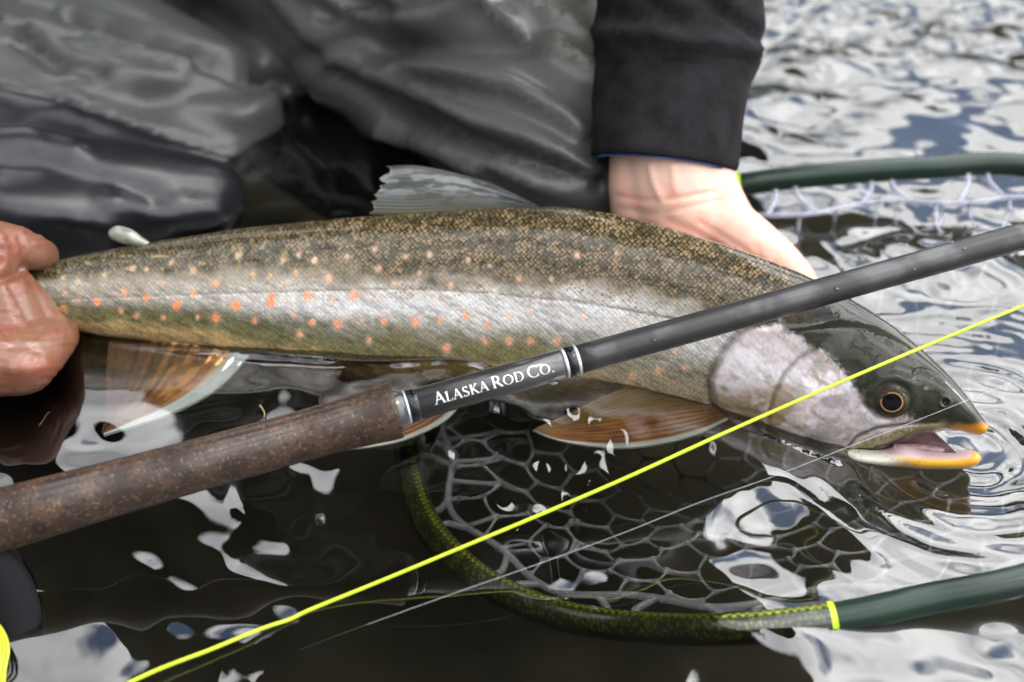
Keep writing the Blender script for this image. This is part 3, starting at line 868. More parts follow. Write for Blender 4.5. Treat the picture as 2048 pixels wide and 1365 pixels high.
    lead = [(500, 712, -.002), (465, 752, -.003), (420, 790, -.003), (350, 826, -.003), (280, 850, -.003), (208, 872, -.003)]
    trail = [(225, 662, -.002), (218, 695, -.004), (214, 735, -.006), (212, 780, -.007), (210, 820, -.007), (206, 866, -.006)]
    fin('anal_fin', [gp(np.float64(a), np.float64(b), z) for a, b, z in lead], [gp(np.float64(a), np.float64(b), z) for a, b, z in trail], root, fm, c_anal, rays=0.0005)
    # dorsal fin, folded back and wet
    def c_dors(S, W):
        n = fbm(S * 8, W * 14, 4, 55)
        c = np.zeros((len(S), 3)) + np.array([0.045, 0.048, 0.040])
        c = mixc(c, [0.15, 0.157, 0.16], sstep(0.40, 0.58, n + 0.25 * (S - .5)) * (1 - sstep(0.40, 0.72, W + .15 * (n - .5))) * sstep(.04, .1, W))  # paler patch paints the wet fin's sky reflection into the colour
        c = mixc(c, [0.03, 0.035, 0.02], sstep(0.55, 0.66, fbm(S * 7 + W * 4, W * 9 - S * 5, 3, 56)) * 0.8)
        return mixc(c, [0.035, 0.03, 0.015], sstep(0.75, 0.95, W))
    lead = [(1078, 413, .002), (1035, 392, .001), (970, 362, -.004), (900, 343, -.008), (830, 333, -.012), (758, 332, -.016)]
    trail = [(1074, 418, .003), (1010, 420, .003), (940, 424, .003), (870, 428, .003), (810, 432, .003), (744, 430, .002)]
    def jag(S, W):
        return 0.0012 * np.sin(S * 9 + W * 5) * (1 - W)
    fin('dorsal_fin', [fp(np.float64(a), np.float64(b), z) for a, b, z in lead], [fp(np.float64(a), np.float64(b), z) for a, b, z in trail], root, fm, c_dors, rays=0.0003, curve=jag, ragged=0.0035)
    # adipose fin
    ap = fp(np.array([300., 280, 258, 240, 232]), np.array([494., 484, 474, 468, 468]), np.array([.001, .001, .001, .001, .001]))
    V, N, Fq = blob([[(ap[0], .0020), (ap[1], .0030), (ap[2], .0042), (ap[3], .0042), (ap[4], .0034)]], 0.0007, 6)
    mesh('adipose_fin', V, Fq, simple('adipose', (0.26, 0.27, 0.22), 0.4, coat=0.8, noise=(160, (0.10, 0.11, 0.07), 0.35, 0.6)), root)
    # tail fin beyond the hand
    lead = [(-120, 560, 0), (-220, 500, 0), (-330, 430, 0), (-400, 400, 0)]
    trail = [(-120, 640, 0), (-230, 720, 0), (-340, 790, 0), (-410, 820, 0)]
    fin('tail_fin', [fp(np.float64(a), np.float64(b), z) for a, b, z in lead], [fp(np.float64(a), np.float64(b), z) for a, b, z in trail], root, fm, c_dors, rays=0.0005)

build_fish()

# ------------------------------------------------------------------ the angler
def build_person():
    root = tag(empty('person'), 'kneeling angler in grey waders and black hoodie holding the fish', 'person')
    D = lambda x, y, d: dp(np.float64(x), np.float64(y), d)
    # waders: legs, seat and bib as one garment
    hipA, kneeA, footA = D(700, -420, .98), D(1130, 330, .80), D(1500, -60, 1.15)
    hipB, kneeB, footB = D(260, -420, 1.00), D(-420, 60, .86), D(480, 232, .865)
    pelvis = (hipA + hipB) / 2 + np.array([0, 0.03, 0.03])
    chest = pelvis + np.array([0.12, -0.15, 0.33])
    calfB0 = D(-420, 400, .77)
    ch = [[(hipA, .085), ((hipA + kneeA) / 2, .077), (kneeA, .068), (D(1190, 400, .80), .055)],
          [(kneeA, .062), (D(1300, 330, .95) - np.array([0, 0, .07]), .055), (footA - np.array([0, 0, .16]), .05)],
          [(hipB, .085), ((hipB + kneeB) / 2, .08), (kneeB, .072)],
          [(kneeB, .066), (D(0, 165, .865), .049), (D(300, 205, .868), .040), (footB, .028)],
          [(calfB0, .05), (D(0, 420, .765), .044), (D(230, 400, .785), .038), (D(420, 390, .80), .024)],
          [(D(-200, 230, .835), .04), (D(100, 285, .835), .034), (D(300, 310, .845), .030), (D(440, 330, .85), .022)],
          [(gp(np.float64(540), np.float64(240), -.055), .04), (gp(np.float64(650), np.float64(285), -.052), .045), (gp(np.float64(800), np.float64(360), -.05), .045), (gp(np.float64(960), np.float64(400), -.05), .04)],  # added submerged bulk, standing in for the black shade between the legs
          [(D(470, 70, .97), .03), (D(500, 140, .95), .03), (D(540, 180, .92), .03)],
          [(D(300, -70, 1.0), .055), (D(520, -110, 1.0), .055)],
          [(D(60, -10, .91), .045), (D(242, 106, .90), .042), (D(400, 170, .885), .036), (D(505, 240, .872), .022)],
          [(D(432, -150, .96), .05), (D(655, -8, .91), .05), (D(730, 75, .88), .05), (D(945, 200, .84), .048)],
          [(pelvis + np.array([-.07, 0, 0]), .10), (pelvis + np.array([.07, 0, 0]), .10)],
          [(pelvis, .13), (chest, .14)]]
    V, N, F = blob(ch, 0.0045, 30)
    px, py, _ = proj(V)
    # long folds drawn out of the cloth
    V = relief(V, N, [
        ([(660, 158), (776, 204), (881, 253), (987, 299), (1092, 338), (1198, 366)], 17, -0.0121),
        ([(734, 141), (846, 190), (952, 243), (1057, 278), (1127, 309), (1180, 345)], 18, 0.0104),
        ([(783, 130), (899, 141), (1022, 169), (1127, 225), (1163, 260)], 21, 0.0088),
        ([(776, 253), (881, 306), (952, 348)], 14, 0.0097),
        ([(987, 316), (1092, 345), (1180, 366)], 9, 0.0065),
        ([(740, 95), (916, 84), (1060, 66)], 31, -0.0113),
        ([(811, 50), (900, 14), (980, -20)], 18, 0.0081),
        ([(600, 120), (720, 60), (800, 0)], 22, -0.0065),
        ([(640, 20), (720, -10)], 22, -0.0097),
        ([(135, 35), (300, 80), (450, 125), (560, 165)], 15, -0.0145),
        ([(0, 56), (90, 58), (170, 62), (260, 96), (380, 130)], 12, 0.0088),
        ([(40, 78), (110, 130), (200, 150)], 15, -0.0081),
        ([(150, 140), (250, 150), (350, 155)], 26, 0.0049),
        ([(290, 200), (400, 180), (520, 175)], 26, -0.0058),
        ([(470, 240), (530, 200), (555, 180)], 24, 0.0049),
        ([(0, 310), (90, 320), (180, 350), (300, 400)], 34, -0.0068),
        ([(230, 400), (330, 430), (430, 420)], 30, 0.0049),
        ([(0, 270), (90, 275), (150, 290)], 26, 0.0039),
        ([(0, 400), (120, 420), (220, 450)], 34, 0.0039)])
    # taut creases running down each leg
    onA = sstep(520, 640, px - .45 * (py - 100))
    th = np.radians(17 + 12 * onA)
    al, ac = px * np.cos(th) + py * np.sin(th), py * np.cos(th) - px * np.sin(th)
    bend_ = 26 * (fbm(al / 260, ac / 120, 2, 93) - .5)
    r1 = 1 - np.abs(2 * fbm(al / 480 + 3, (ac + bend_) / 70, 1, 91) - 1)
    r2 = 1 - np.abs(2 * fbm(al / 260 + 9, (ac + bend_) / 30, 1, 92) - 1)
    V = V + N * ((0.004 + 0.006 * onA) * (r1 ** 3 - .5) + 0.002 * onA * r2 ** 3 * sstep(.4, .65, fbm(al / 200, ac / 110, 2, 94)))[:, None]
    # pucker stitches along the seam
    seam_y = np.interp(px, [-600, 0, 120, 250, 400, 540, 620], [60, 168, 198, 240, 288, 328, 345])
    seam_y = np.where((px < 575) & (V[:, 2] > -0.2), seam_y, 1e6)
    sd = py - seam_y
    V = V + N * (0.0006 * np.sin(px / 4.2) * np.exp(-(sd / 16) ** 2) * sstep(.4, .6, vnoise(px / 60, px * 0, 3)))[:, None]
    V = V - N * (0.004 * np.exp(-(sd / 5) ** 2))[:, None]
    c = np.zeros((len(V), 3)) + np.array([0.068, 0.069, 0.065])
    c = mixc(c, [0.009, 0.009, 0.011], sstep(-1.5, 1.5, sd))
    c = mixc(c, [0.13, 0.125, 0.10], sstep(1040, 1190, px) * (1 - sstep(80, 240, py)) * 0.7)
    c *= (0.9 + 0.2 * fbm(px / 60, py / 40, 4, 95))[:, None]
    c = mixc(c, [0.016, 0.016, 0.017], 1 - sstep(-.006, .004, V[:, 2]))          # near-black under water: the shade between the legs, put into the colour
    wm = simple('wader_cloth', (1, 1, 1), 0.33, attr=True, bump=(900, 0.12, 0.0004), spec=0.42)
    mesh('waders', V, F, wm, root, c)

    # hoodie: body, shoulders and both sleeves
    sh = chest + np.array([0.02, -0.09, 0.15])
    shL, shR = sh + np.array([.19, 0, 0]), sh + np.array([-.19, 0, 0])
    elL = D(1480, -560, .86)
    elR = D(-560, 120, .80)
    cuffR0, cuffR1 = D(-330, 560, .70), D(-230, 600, .685)
    V, N, F = blob([[(chest, .15), (sh - np.array([0, 0, .04]), .14)],
                    [(shL, .085), (shR, .085)], [(shL, .075), (elL, .06), (D(1362, -40, .745), .046), (D(1358, 60, .735), .044), (D(1352, 100, .733), .0425)],
                    [(shR, .075), (elR, .058), (cuffR0, .044)],
                    [(sh, .10), (sh + np.array([0, -.03, .10]), .075)]], 0.0045, 8)
    px, py, _ = proj(V)
    V = relief(V, N, [([(1195, 20), (1300, 40), (1420, 30)], 14, -.003), ([(1420, 0), (1500, 60), (1530, 80)], 12, -.006), ([(1190, 62), (1300, 70), (1420, 84), (1530, 100)], 16, .005), ([(1300, 0), (1360, 40), (1380, 70)], 12, -.003)])
    V = V + N * (0.004 * (fbm(px / 70, py / 50, 3, 97) - 0.5))[:, None]
    hm = simple('hoodie_cloth', (0.017, 0.0155, 0.017), 0.95, noise=(75, (0.007, 0.0065, 0.0075), 0.35, 0.65), bump=(700, 0.6, 0.0009), spec=0.15)
    hoodie = mesh('hoodie', V, F, hm, root)
    # ribbed cuff of the front sleeve: an open band with a hem
    st = [(1357, 84, .0405), (1356, 96, .0432), (1355, 102, .0405), (1355, 106, .0425), (1352, 118, .0420), (1346, 160, .0400), (1338, 220, .0388), (1330, 280, .0378), (1326, 314, .0372), (1325, 326, .0368), (1325, 330, .0352), (1326, 322, .0338), (1330, 290, .0335)]
    a = np.linspace(0, 2 * np.pi, 72, endpoint=False)
    rows = []
    for x, y, r in st:
        cpt = D(x, y, .732 - .010 * (y - 92) / 240)
        tilt = unit(UP + 0.03 * RT)
        e1 = unit(RT - UP * 0.11); e2 = unit(np.cross(e1, tilt))
        k = 1 + 0.022 * np.sin(a * 3 + y / 40.) + 0.016 * np.sin(a * 7 - y / 25.) + 0.012 * np.sin(a * 11 + y / 18.)
        rows.append(cpt + r * k[:, None] * (np.cos(a)[:, None] * e1 + 0.86 * np.sin(a)[:, None] * e2))
    Vc = np.vstack(rows)
    mesh('cuff', Vc, [tuple(f) for f in grid_faces(len(st), 72, False, True)], hm, hoodie)
    # blue lining showing under the hem
    rows = []
    for y, r in ((300, .0330), (326, .0338), (333, .0332)):
        cpt = D(1322, y, .7215)
        rows.append(cpt + r * (np.cos(a)[:, None] * unit(RT - UP * 0.11) + 0.86 * np.sin(a)[:, None] * unit(np.cross(RT - UP * 0.11, UP))))
    mesh('shirt_sleeve', np.vstack(rows), [tuple(f) for f in grid_faces(3, 72, False, True)], simple('blue_shirt', (0.03, 0.06, 0.16), 0.9), root)
    rows = []
    for (x, y, d, r) in ((-330, 560, .70, .0445), (-300, 572, .697, .045), (-240, 596, .687, .041), (-205, 610, .682, .038), (-200, 612, .682, .034)):
        cpt = D(x, y, d)
        ax = unit(D(-200, 612, .682) - D(-330, 560, .70)); e1 = unit(np.cross(ax, [0, 0, 1.])); e2 = np.cross(ax, e1)
        rows.append(cpt + r * (np.cos(a)[:, None] * e1 + np.sin(a)[:, None] * e2))
    mesh('cuff', np.vstack(rows), [tuple(f) for f in grid_faces(5, 72, False, True)], hm, hoodie)

    # ---- skin: front forearm and hand, laid over and under the fish
    skin = simple('skin', (1, 1, 1), 0.42, attr=True, coat=0.2, coat_rough=0.2, bump=(1100, 0.4, 0.0004), sss=0.16)
    hand = [[(D(1345, 150, .728), .030), (D(1340, 320, .724), .0275), (D(1345, 375, .724), .0270), (D(1362, 430, .726), .026)],
            [(D(1285, 300, .724), .017), (D(1280, 370, .724), .0165), (D(1296, 440, .730), .019), (D(1330, 500, .735), .018)],
            [(D(1400, 320, .722), .0165), (D(1408, 380, .722), .0175), (D(1432, 450, .725), .020), (D(1470, 500, .728), .019)],
            [(D(1362, 430, .728), .025), (D(1400, 490, .735), .024), (D(1430, 560, .745), .022)],
            # thumb along the back of the fish
            [(D(1432, 450, .722), .018), (D(1490, 490, .716), .0165), (D(1545, 524, .712), .0135), (D(1588, 556, .709), .0105), (D(1612, 584, .708), .0085)],
            # four fingers under the belly
            [(D(1440, 540, .745), .012), (D(1490, 650, .748), .010), (D(1480, 760, .730), .009), (D(1450, 830, .708), .0075)],
            [(D(1410, 560, .748), .012), (D(1430, 680, .752), .010), (D(1410, 780, .735), .009), (D(1380, 845, .712), .0075)],
            [(D(1370, 560, .750), .0115), (D(1370, 680, .756), .0095), (D(1345, 770, .740), .0085), (D(1320, 825, .720), .007)],
            [(D(1335, 540, .750), .0105), (D(1310, 640, .756), .0085), (D(1285, 730, .745), .0075), (D(1265, 785, .728), .0065)]]
    V, N, F = blob(hand, 0.0016, 14)
    V = relief(V, N, [
        ([(1232, 392), (1290, 402), (1350, 398), (1430, 384)], 4, -.0007),
        ([(1240, 418), (1310, 430), (1380, 415), (1440, 400)], 4, -.0005),
        ([(1300, 335), (1308, 370), (1322, 400)], 7, .0012), ([(1345, 335), (1350, 380)], 7, .0010),
        ([(1400, 445), (1440, 470), (1490, 500), (1530, 540)], 6, -.0007),
        ([(1510, 490), (1520, 520), (1528, 545)], 4, -.0006), ([(1552, 505), (1548, 530), (1545, 550)], 4, -.0005),
        ([(1330, 440), (1400, 470), (1460, 510)], 10, -.0008)])
    px, py, _ = proj(V)
    c = np.zeros((len(V), 3)) + np.array([0.60, 0.365, 0.28])
    n = fbm(px / 28, py / 24, 4, 101)
    c = mixc(c, [0.66, 0.29, 0.215], sstep(0.45, 0.7, n) * 0.7)
    c = mixc(c, [0.70, 0.30, 0.20], sstep(400, 520, py) * 0.45)
    c = mixc(c, [0.60, 0.40, 0.31], (1 - sstep(330, 400, py)) * 0.6)
    mesh('hand', V, F, skin, root, c)

    # ---- the hand round the tail
    D2 = lambda x, y, d: D(x - 17, y, d)
    hand2 = [
        [(D2(-330, 560, .70), .029), (D2(-200, 615, .675), .026)],                                                     # forearm
        [(D2(-210, 610, .676), .027), (D2(-120, 610, .664), .026), (D2(-60, 620, .662), .0215)],                          # back of the hand
        [(D2(-130, 560, .668), .022), (D2(-40, 560, .664), .018), (D2(6, 590, .664), .0155), (D2(30, 640, .664), .0150), (D2(40, 680, .662), .015)],
        [(D2(0, 560, .672), .013), (D2(40, 585, .673), .0125), (D2(80, 625, .675), .0115), (D2(118, 668, .678), .0105)],
        [(D2(-60, 520, .668), .015), (D2(-10, 492, .670), .0132), (D2(36, 494, .676), .0112), (D2(78, 503, .684), .0092), (D2(102, 512, .698), .0082), (D2(100, 545, .716), .0075), (D2(80, 600, .725), .0068)],   # index finger over the top
        [(D2(-90, 520, .676), .0125), (D2(-60, 490, .690), .011), (D2(-40, 520, .715), .0095), (D2(-40, 600, .722), .0085)],
        [(D2(-140, 525, .680), .0125), (D2(-115, 495, .692), .011), (D2(-95, 525, .716), .0095), (D2(-95, 600, .722), .0085)],
        [(D2(-185, 535, .682), .011), (D2(-165, 510, .692), .0095), (D2(-150, 540, .714), .0082), (D2(-150, 600, .718), .0075)],
        [(D2(-90, 660, .658), .020), (D2(-10, 720, .650), .0175), (D2(62, 728, .652), .0150), (D2(100, 700, .660), .0125), (D2(124, 682, .672), .0105), (D2(138, 672, .688), .009), (D2(140, 660, .704), .0078)]]  # thumb under
    V, N, F = blob(hand2, 0.0015, 10)
    V = relief(V, N, [
        ([(-37, 566), (3, 556), (47, 540)], 10, -.0042), ([(18, 565), (38, 600), (58, 640)], 8, -.0010), ([(45, 560), (73, 620), (88, 650)], 7, .0010),
        ([(3, 570), (18, 620), (33, 660)], 9, .0008), ([(-3, 476), (9, 500), (7, 530)], 13, .0018), ([(41, 476), (49, 500), (47, 524)], 7, -.0009),
        ([(23, 735), (58, 738), (88, 730)], 18, .0018), ([(-27, 700), (23, 694), (73, 700)], 7, -.0008), ([(-17, 640), (3, 660), (33, 690)], 9, -.0008)])
    qx, qy, _ = proj(V)
    V = V + N * (.0005 * (fbm(qx / 9, qy / 16, 3, 118) - .5) + .0003 * np.sin(qy / 2.6 + 4 * fbm(qx / 20, qy / 20, 2, 119)) * sstep(.5, .65, fbm(qx / 30, qy / 30, 2, 120)))[:, None]
    px, py, _ = proj(V)
    n, n2 = fbm(px / 26, py / 26, 4, 111), fbm(px / 6, py / 6, 3, 112)
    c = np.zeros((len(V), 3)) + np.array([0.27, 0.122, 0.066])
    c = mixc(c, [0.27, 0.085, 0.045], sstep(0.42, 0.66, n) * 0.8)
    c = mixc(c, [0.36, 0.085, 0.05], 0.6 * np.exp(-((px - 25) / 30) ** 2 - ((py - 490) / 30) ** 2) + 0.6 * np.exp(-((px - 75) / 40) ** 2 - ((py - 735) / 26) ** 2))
    c *= (0.54 + 0.2 * n2)[:, None]  # skin colour darkened to stand for the weaker light on this hand
    mesh('hand', V, F, skin, root, c)
    # head, bent over the fish
    hc_ = sh + np.array([0.02, -0.10, 0.22])
    V, N, F = blob([[(sh + np.array([0, -.03, .08]), .052), (hc_, .055)], [(hc_ + np.array([0, .02, .03]), .083), (hc_ + np.array([0, 0, .07]), .085)],
                    [(hc_ + np.array([0, -.045, -.045]), .04), (hc_ + np.array([0, -.03, .0]), .062)],
                    [(hc_ + np.array([0, -.075, .035]), .010), (hc_ + np.array([0, -.092, .0]), .015)],
                    [(hc_ + np.array([.078, .01, .03]), .014), (hc_ + np.array([.080, .012, .0]), .012)],
                    [(hc_ + np.array([-.078, .01, .03]), .014), (hc_ + np.array([-.080, .012, .0]), .012)],
                    [(hc_ + np.array([-.02, -.082, -.038]), .006), (hc_ + np.array([.02, -.082, -.038]), .006)]], 0.004, 6)
    c = np.zeros((len(V), 3)) + np.array([0.55, 0.30, 0.22])
    mesh('head', V, F, skin, root, c)
    for s in (-1, 1):
        V, N, F = blob([[(hc_ + np.array([s * .032, -.066, .038]), .010)]], 0.002, 2)
        mesh('eye', V, F, simple('person_eye', (0.25, 0.2, 0.16), 0.2, coat=1), root)
    V, N, F = blob([[(hc_ + np.array([0, .015, .085]), .089), (hc_ + np.array([0, .03, .11]), .075)],
                    [(hc_ + np.array([-.05, -.09, .075]), .010), (hc_ + np.array([.05, -.09, .075]), .010)],
                    [(hc_ + np.array([-.05, -.12, .066]), .007), (hc_ + np.array([.05, -.12, .066]), .007)], [(hc_ + np.array([0, -.07, .085]), .03), (hc_ + np.array([0, -.13, .066]), .008)]], 0.004, 4)
    mesh('cap', V, F, simple('cap_cloth', (0.03, 0.035, 0.03), 0.9), root)

build_person()

# ------------------------------------------------------------------ the fly rod
R0, R1 = dp(np.float64(-420), np.float64(1156.5), .545), dp(np.float64(2500), np.float64(347), .645)
R_AX = unit(R1 - R0)
def rod_s(px):
    """distance along the rod of the place seen at photo column px"""
    lo, hi = 0.0, np.linalg.norm(R1 - R0)
    for _ in range(50):
        mid = (lo + hi) / 2
        if proj(R0 + R_AX * mid)[0] < px: lo = mid
        else: hi = mid
    return lo
R_E1 = unit((CAM - (R0 + R1) / 2) - R_AX * ((CAM - (R0 + R1) / 2) @ R_AX))      # towards the camera
R_E2 = np.cross(R_AX, R_E1)
if R_E2 @ UP < 0: R_E2 = -R_E2

def lathe(name, prof, mat, parent, seg=48):
    """prof: (distance along the rod, radius)"""
    a = np.linspace(0, 2 * np.pi, seg, endpoint=False)
    V = np.vstack([R0 + R_AX * s + r * (np.cos(a)[:, None] * R_E1 + np.sin(a)[:, None] * R_E2) for s, r in prof])
    F = [tuple(f) for f in grid_faces(len(prof), seg, False, True)]
    F.append(tuple(range(seg))); F.append(tuple(range(len(V) - 1, len(V) - seg - 1, -1)))
    o = mesh(name, V, F, mat, parent)
    return o

def pxr(px, halfw):
    """radius that shows as halfw photo pixels at column px"""
    p = R0 + R_AX * rod_s(px)
    return halfw * proj(p)[2] / FPX

def letter(ch):
    """strokes of an inscriptional capital: (x0,y0,x1,y1,width) and arcs (cx,cy,rx,ry,a0,a1,wmin,wmax); returns strokes, advance"""
    th, k = 0.125, 0.05
    if ch == 'A': return [(.06, 0, .40, 1.0, k), (.38, 1.0, .74, 0, th), (.18, .36, .58, .36, k), (-.04, .02, .16, .02, .045), (.60, .02, .88, .02, .045)], .80
    if ch == 'L': return [(.14, 0, .14, 1, th), (.02, .98, .28, .98, .045), (.02, .025, .58, .025, .05), (.56, 0, .60, .24, .05)], .60
    if ch == 'K': return [(.14, 0, .14, 1, th), (.02, .98, .28, .98, .045), (.02, .02, .28, .02, .045), (.20, .46, .62, .98, k), (.28, .56, .74, .0, th), (.50, .98, .74, .98, .045), (.62, .02, .86, .02, .045)], .80
    if ch == 'R': return [(.14, 0, .14, 1, th), (.02, .98, .28, .98, .045), (.02, .02, .28, .02, .045), (.14, .97, .34, .97, k), (.14, .48, .36, .48, k), ('arc', .33, .725, .24, .25, -90, 90, k, th), (.36, .48, .76, .0, th), (.66, .02, .86, .02, .045)], .80
    if ch == 'D': return [(.14, 0, .14, 1, th), (.02, .98, .24, .98, .045), (.02, .02, .24, .02, .045), (.14, .97, .38, .97, k), (.14, .03, .38, .03, k), ('arc', .38, .5, .44, .475, -90, 90, k, th)], .88
    if ch == 'O': return [('arc', .48, .5, .43, .48, 0, 360, k, th)], .98
    if ch == 'C': return [('arc', .50, .5, .44, .48, 48, 312, k, th), (.80, .76, .82, .98, .05), (.80, .24, .82, .06, .05)], .90
    if ch == 'S': return [('arc', .30, .735, .21, .235, 35, 250, k, th * .9), ('arc', .30, .25, .23, .24, -145, 85, k, th * .9), (.47, .80, .48, .98, .05), (.08, .2, .07, .02, .05), (.16, .60, .46, .40, th)], .60
    if ch == '.': return [(.10, .0, .10, .14, .14)], .24

def build_rod():
    root = tag(empty('fly_rod'), 'dark grey fly rod with brown cork grip lying across the fish', 'fishing rod')
    # grip
    g = [(-700, 60), (-300, 66), (-100, 65), (0, 63), (150, 58.5), (300, 54.5), (450, 52), (600, 51), (680, 52), (740, 54.5), (775, 57.5), (786, 58.5), (790.5, 58)]
    gx = np.linspace(-400, 790.5, 70)
    gw = pch([p[0] for p in g], [p[1] for p in g], gx)
    prof = [(rod_s(x), pxr(x, w)) for x, w in zip(gx, gw)]
    s_end = prof[-1][0]
    prof += [(s_end + .0004, prof[-1][1] * .985), (s_end + .0006, prof[-1][1] * .8)]
    m, n, l, b = new_mat('burnt_cork')
    tc = n.new('ShaderNodeTexCoord')
    def noise(scale, detail=4):
        t = n.new('ShaderNodeTexNoise'); t.inputs['Scale'].default_value = scale; t.inputs['Detail'].default_value = detail
        l.new(tc.outputs['Object'], t.inputs['Vector']); return t
    t1 = noise(90, 6); r1 = n.new('ShaderNodeValToRGB')
    r1.color_ramp.elements[0].position = .32; r1.color_ramp.elements[0].color = (.018, .010, .007, 1)
    r1.color_ramp.elements[1].position = .68; r1.color_ramp.elements[1].color = (.058, .033, .020, 1)
    l.new(t1.outputs['Fac'], r1.inputs['Fac'])
    v1 = n.new('ShaderNodeTexVoronoi'); v1.inputs['Scale'].default_value = 1150; l.new(tc.outputs['Object'], v1.inputs['Vector'])
    v1c = n.new('ShaderNodeSeparateColor'); l.new(v1.outputs['Color'], v1c.inputs['Color'])
    k1 = n.new('ShaderNodeMapRange'); k1.inputs['From Min'].default_value = .86; k1.inputs['From Max'].default_value = .96
    l.new(v1c.outputs['Red'], k1.inputs['Value'])
    mx = n.new('ShaderNodeMixRGB'); mx.inputs['Color2'].default_value = (.19, .10, .045, 1)
    f1 = n.new('ShaderNodeMath'); f1.operation = 'MULTIPLY'; f1.inputs[1].default_value = .5
    l.new(k1.outputs['Result'], f1.inputs[0]); l.new(f1.outputs['Value'], mx.inputs['Fac']); l.new(r1.outputs['Color'], mx.inputs['Color1'])
    v2 = n.new('ShaderNodeTexVoronoi'); v2.inputs['Scale'].default_value = 800; l.new(tc.outputs['Object'], v2.inputs['Vector'])
    v2c = n.new('ShaderNodeSeparateColor'); l.new(v2.outputs['Color'], v2c.inputs['Color'])
    k2 = n.new('ShaderNodeMapRange'); k2.inputs['From Min'].default_value = .80; k2.inputs['From Max'].default_value = .9
    l.new(v2c.outputs['Green'], k2.inputs['Value'])
    m2 = n.new('ShaderNodeMixRGB'); m2.inputs['Color2'].default_value = (.018, .011, .009, 1)
    l.new(k2.outputs['Result'], m2.inputs['Fac']); l.new(mx.outputs['Color'], m2.inputs['Color1'])
    l.new(m2.outputs['Color'], b.inputs['Base Color'])
    tw = noise(28, 3); rw = n.new('ShaderNodeMapRange'); rw.inputs['From Min'].default_value = .4; rw.inputs['From Max'].default_value = .62
    rw.inputs['To Min'].default_value = .08; rw.inputs['To Max'].default_value = .6
    l.new(tw.outputs['Fac'], rw.inputs['Value'])
    l.new(rw.outputs['Result'], b.inputs['Coat Weight'])
    b.inputs['Coat Roughness'].default_value = .14; b.inputs['Roughness'].default_value = .6; b.inputs['Specular IOR Level'].default_value = .25
    bp = n.new('ShaderNodeBump'); bp.inputs['Strength'].default_value = .5; bp.inputs['Distance'].default_value = .0006
    t3 = noise(420, 3); l.new(t3.outputs['Fac'], bp.inputs['Height']); l.new(bp.outputs['Normal'], b.inputs['Normal'])
    lathe('grip', prof, m, root)
    # fittings
    blk = simple('black_thread', (.004, .005, .008), .25, coat=.4, coat_rough=.02, spec=.2)
    sil = simple('silver_thread', (.62, .63, .64), .28, metal=.9, bump=(2600, .8, .0006))
    gry = simple('lacquered_blank', (.017, .016, .0155), .38, coat=.6, coat_rough=.03, bump=(700, .08, .0002))
    mat = simple('matt_blank', (.022, .021, .021), .36, coat=.1, coat_rough=.25, spec=.35, noise=(30, (.016, .0155, .0155), .35, .65))
    mn = mat.node_tree
    wv = mn.nodes.new('ShaderNodeTexWave'); wv.inputs['Scale'].default_value = 420; wv.inputs['Distortion'].default_value = 1.2; wv.inputs['Detail'].default_value = 1
    tc2 = mn.nodes.new('ShaderNodeTexCoord'); bp2 = mn.nodes.new('ShaderNodeBump'); bp2.inputs['Strength'].default_value = .12; bp2.inputs['Distance'].default_value = .0003
    mn.links.new(tc2.outputs['Object'], wv.inputs['Vector']); mn.links.new(wv.outputs['Fac'], bp2.inputs['Height']); mn.links.new(bp2.outputs['Normal'], mn.nodes['Principled BSDF'].inputs['Normal'])
    S = rod_s
    rb = pxr(900, 30.5)
    s0 = s_end
    lathe('winding_check', [(s0 - .002, rb * 1.42), (s0 + .0008, rb * 1.42), (s0 + .0022, rb * 1.26), (S(812), rb * 1.16)], simple('check_rubber', (.02, .021, .022), .3, coat=.6), root)
    lathe('silver_band', [(S(808), rb * 1.10), (S(809), rb * 1.17), (S(815), rb * 1.15), (S(816), rb * 1.05)], sil, root)
    lathe('thread_wrap', [(S(814), rb * 1.08), (S(815), rb * 1.11), (S(830), rb * 1.08), (S(836), rb * 1.04), (S(836.5), rb * 1.0)], blk, root)
    rl = pxr(1100, 29.5)
    lathe('lettered_section', [(S(835.5), rb * 1.0), (S(836), rb * 1.035), (S(1000), (rb + rl) / 2 * 1.03), (S(1126), rl * 1.03), (S(1126.5), rl)], gry, root)
    lathe('silver_band', [(S(1125), rl), (S(1126), rl * 1.075), (S(1131), rl * 1.075), (S(1132), rl)], sil, root)
    lathe('thread_wrap', [(S(1130.5), rl), (S(1131), rl * 1.06), (S(1150), rl * 1.06), (S(1151), rl)], blk, root)
    lathe('silver_band', [(S(1149), rl), (S(1150), rl * 1.075), (S(1155), rl * 1.07), (S(1156), rl)], sil, root)
    rs = np.linspace(S(1153), np.linalg.norm(R1 - R0), 40)
    r_end = pxr(2048, 27.6)
    lathe('blank', [(s, np.interp(s, [S(1153), S(2048), rs[-1]], [rl * .985, r_end, r_end * .97])) for s in rs], mat, root)
    # lettering laid on the lacquer
    ink = simple('silver_lettering', (.78, .79, .80), .38, metal=.35)
    def on_rod(s, q):
        """s along the rod, q: arc length up from the centre line, metres"""
        r = np.interp(s, [S(836), S(1126)], [rb, rl]) * 1.035 + .00012
        an = q / r
        return R0 + R_AX * s + r * (math.cos(an) * R_E1 + math.sin(an) * R_E2)
    words = [('A', 1.12), ('L', .92), ('A', .92), ('S', .92), ('K', .92), ('A', .92), (' ', 1), ('R', 1.12), ('O', .92), ('D', .92), (' ', 1), ('C', 1.12), ('O', .92), ('.', .92)]
    total = sum((.30 if ch == ' ' else letter(ch)[1] * z + .12) for ch, z in words)
    sA, sB = S(866), S(1104)
    em = (sB - sA) / total
    H = em
    x = 0.0
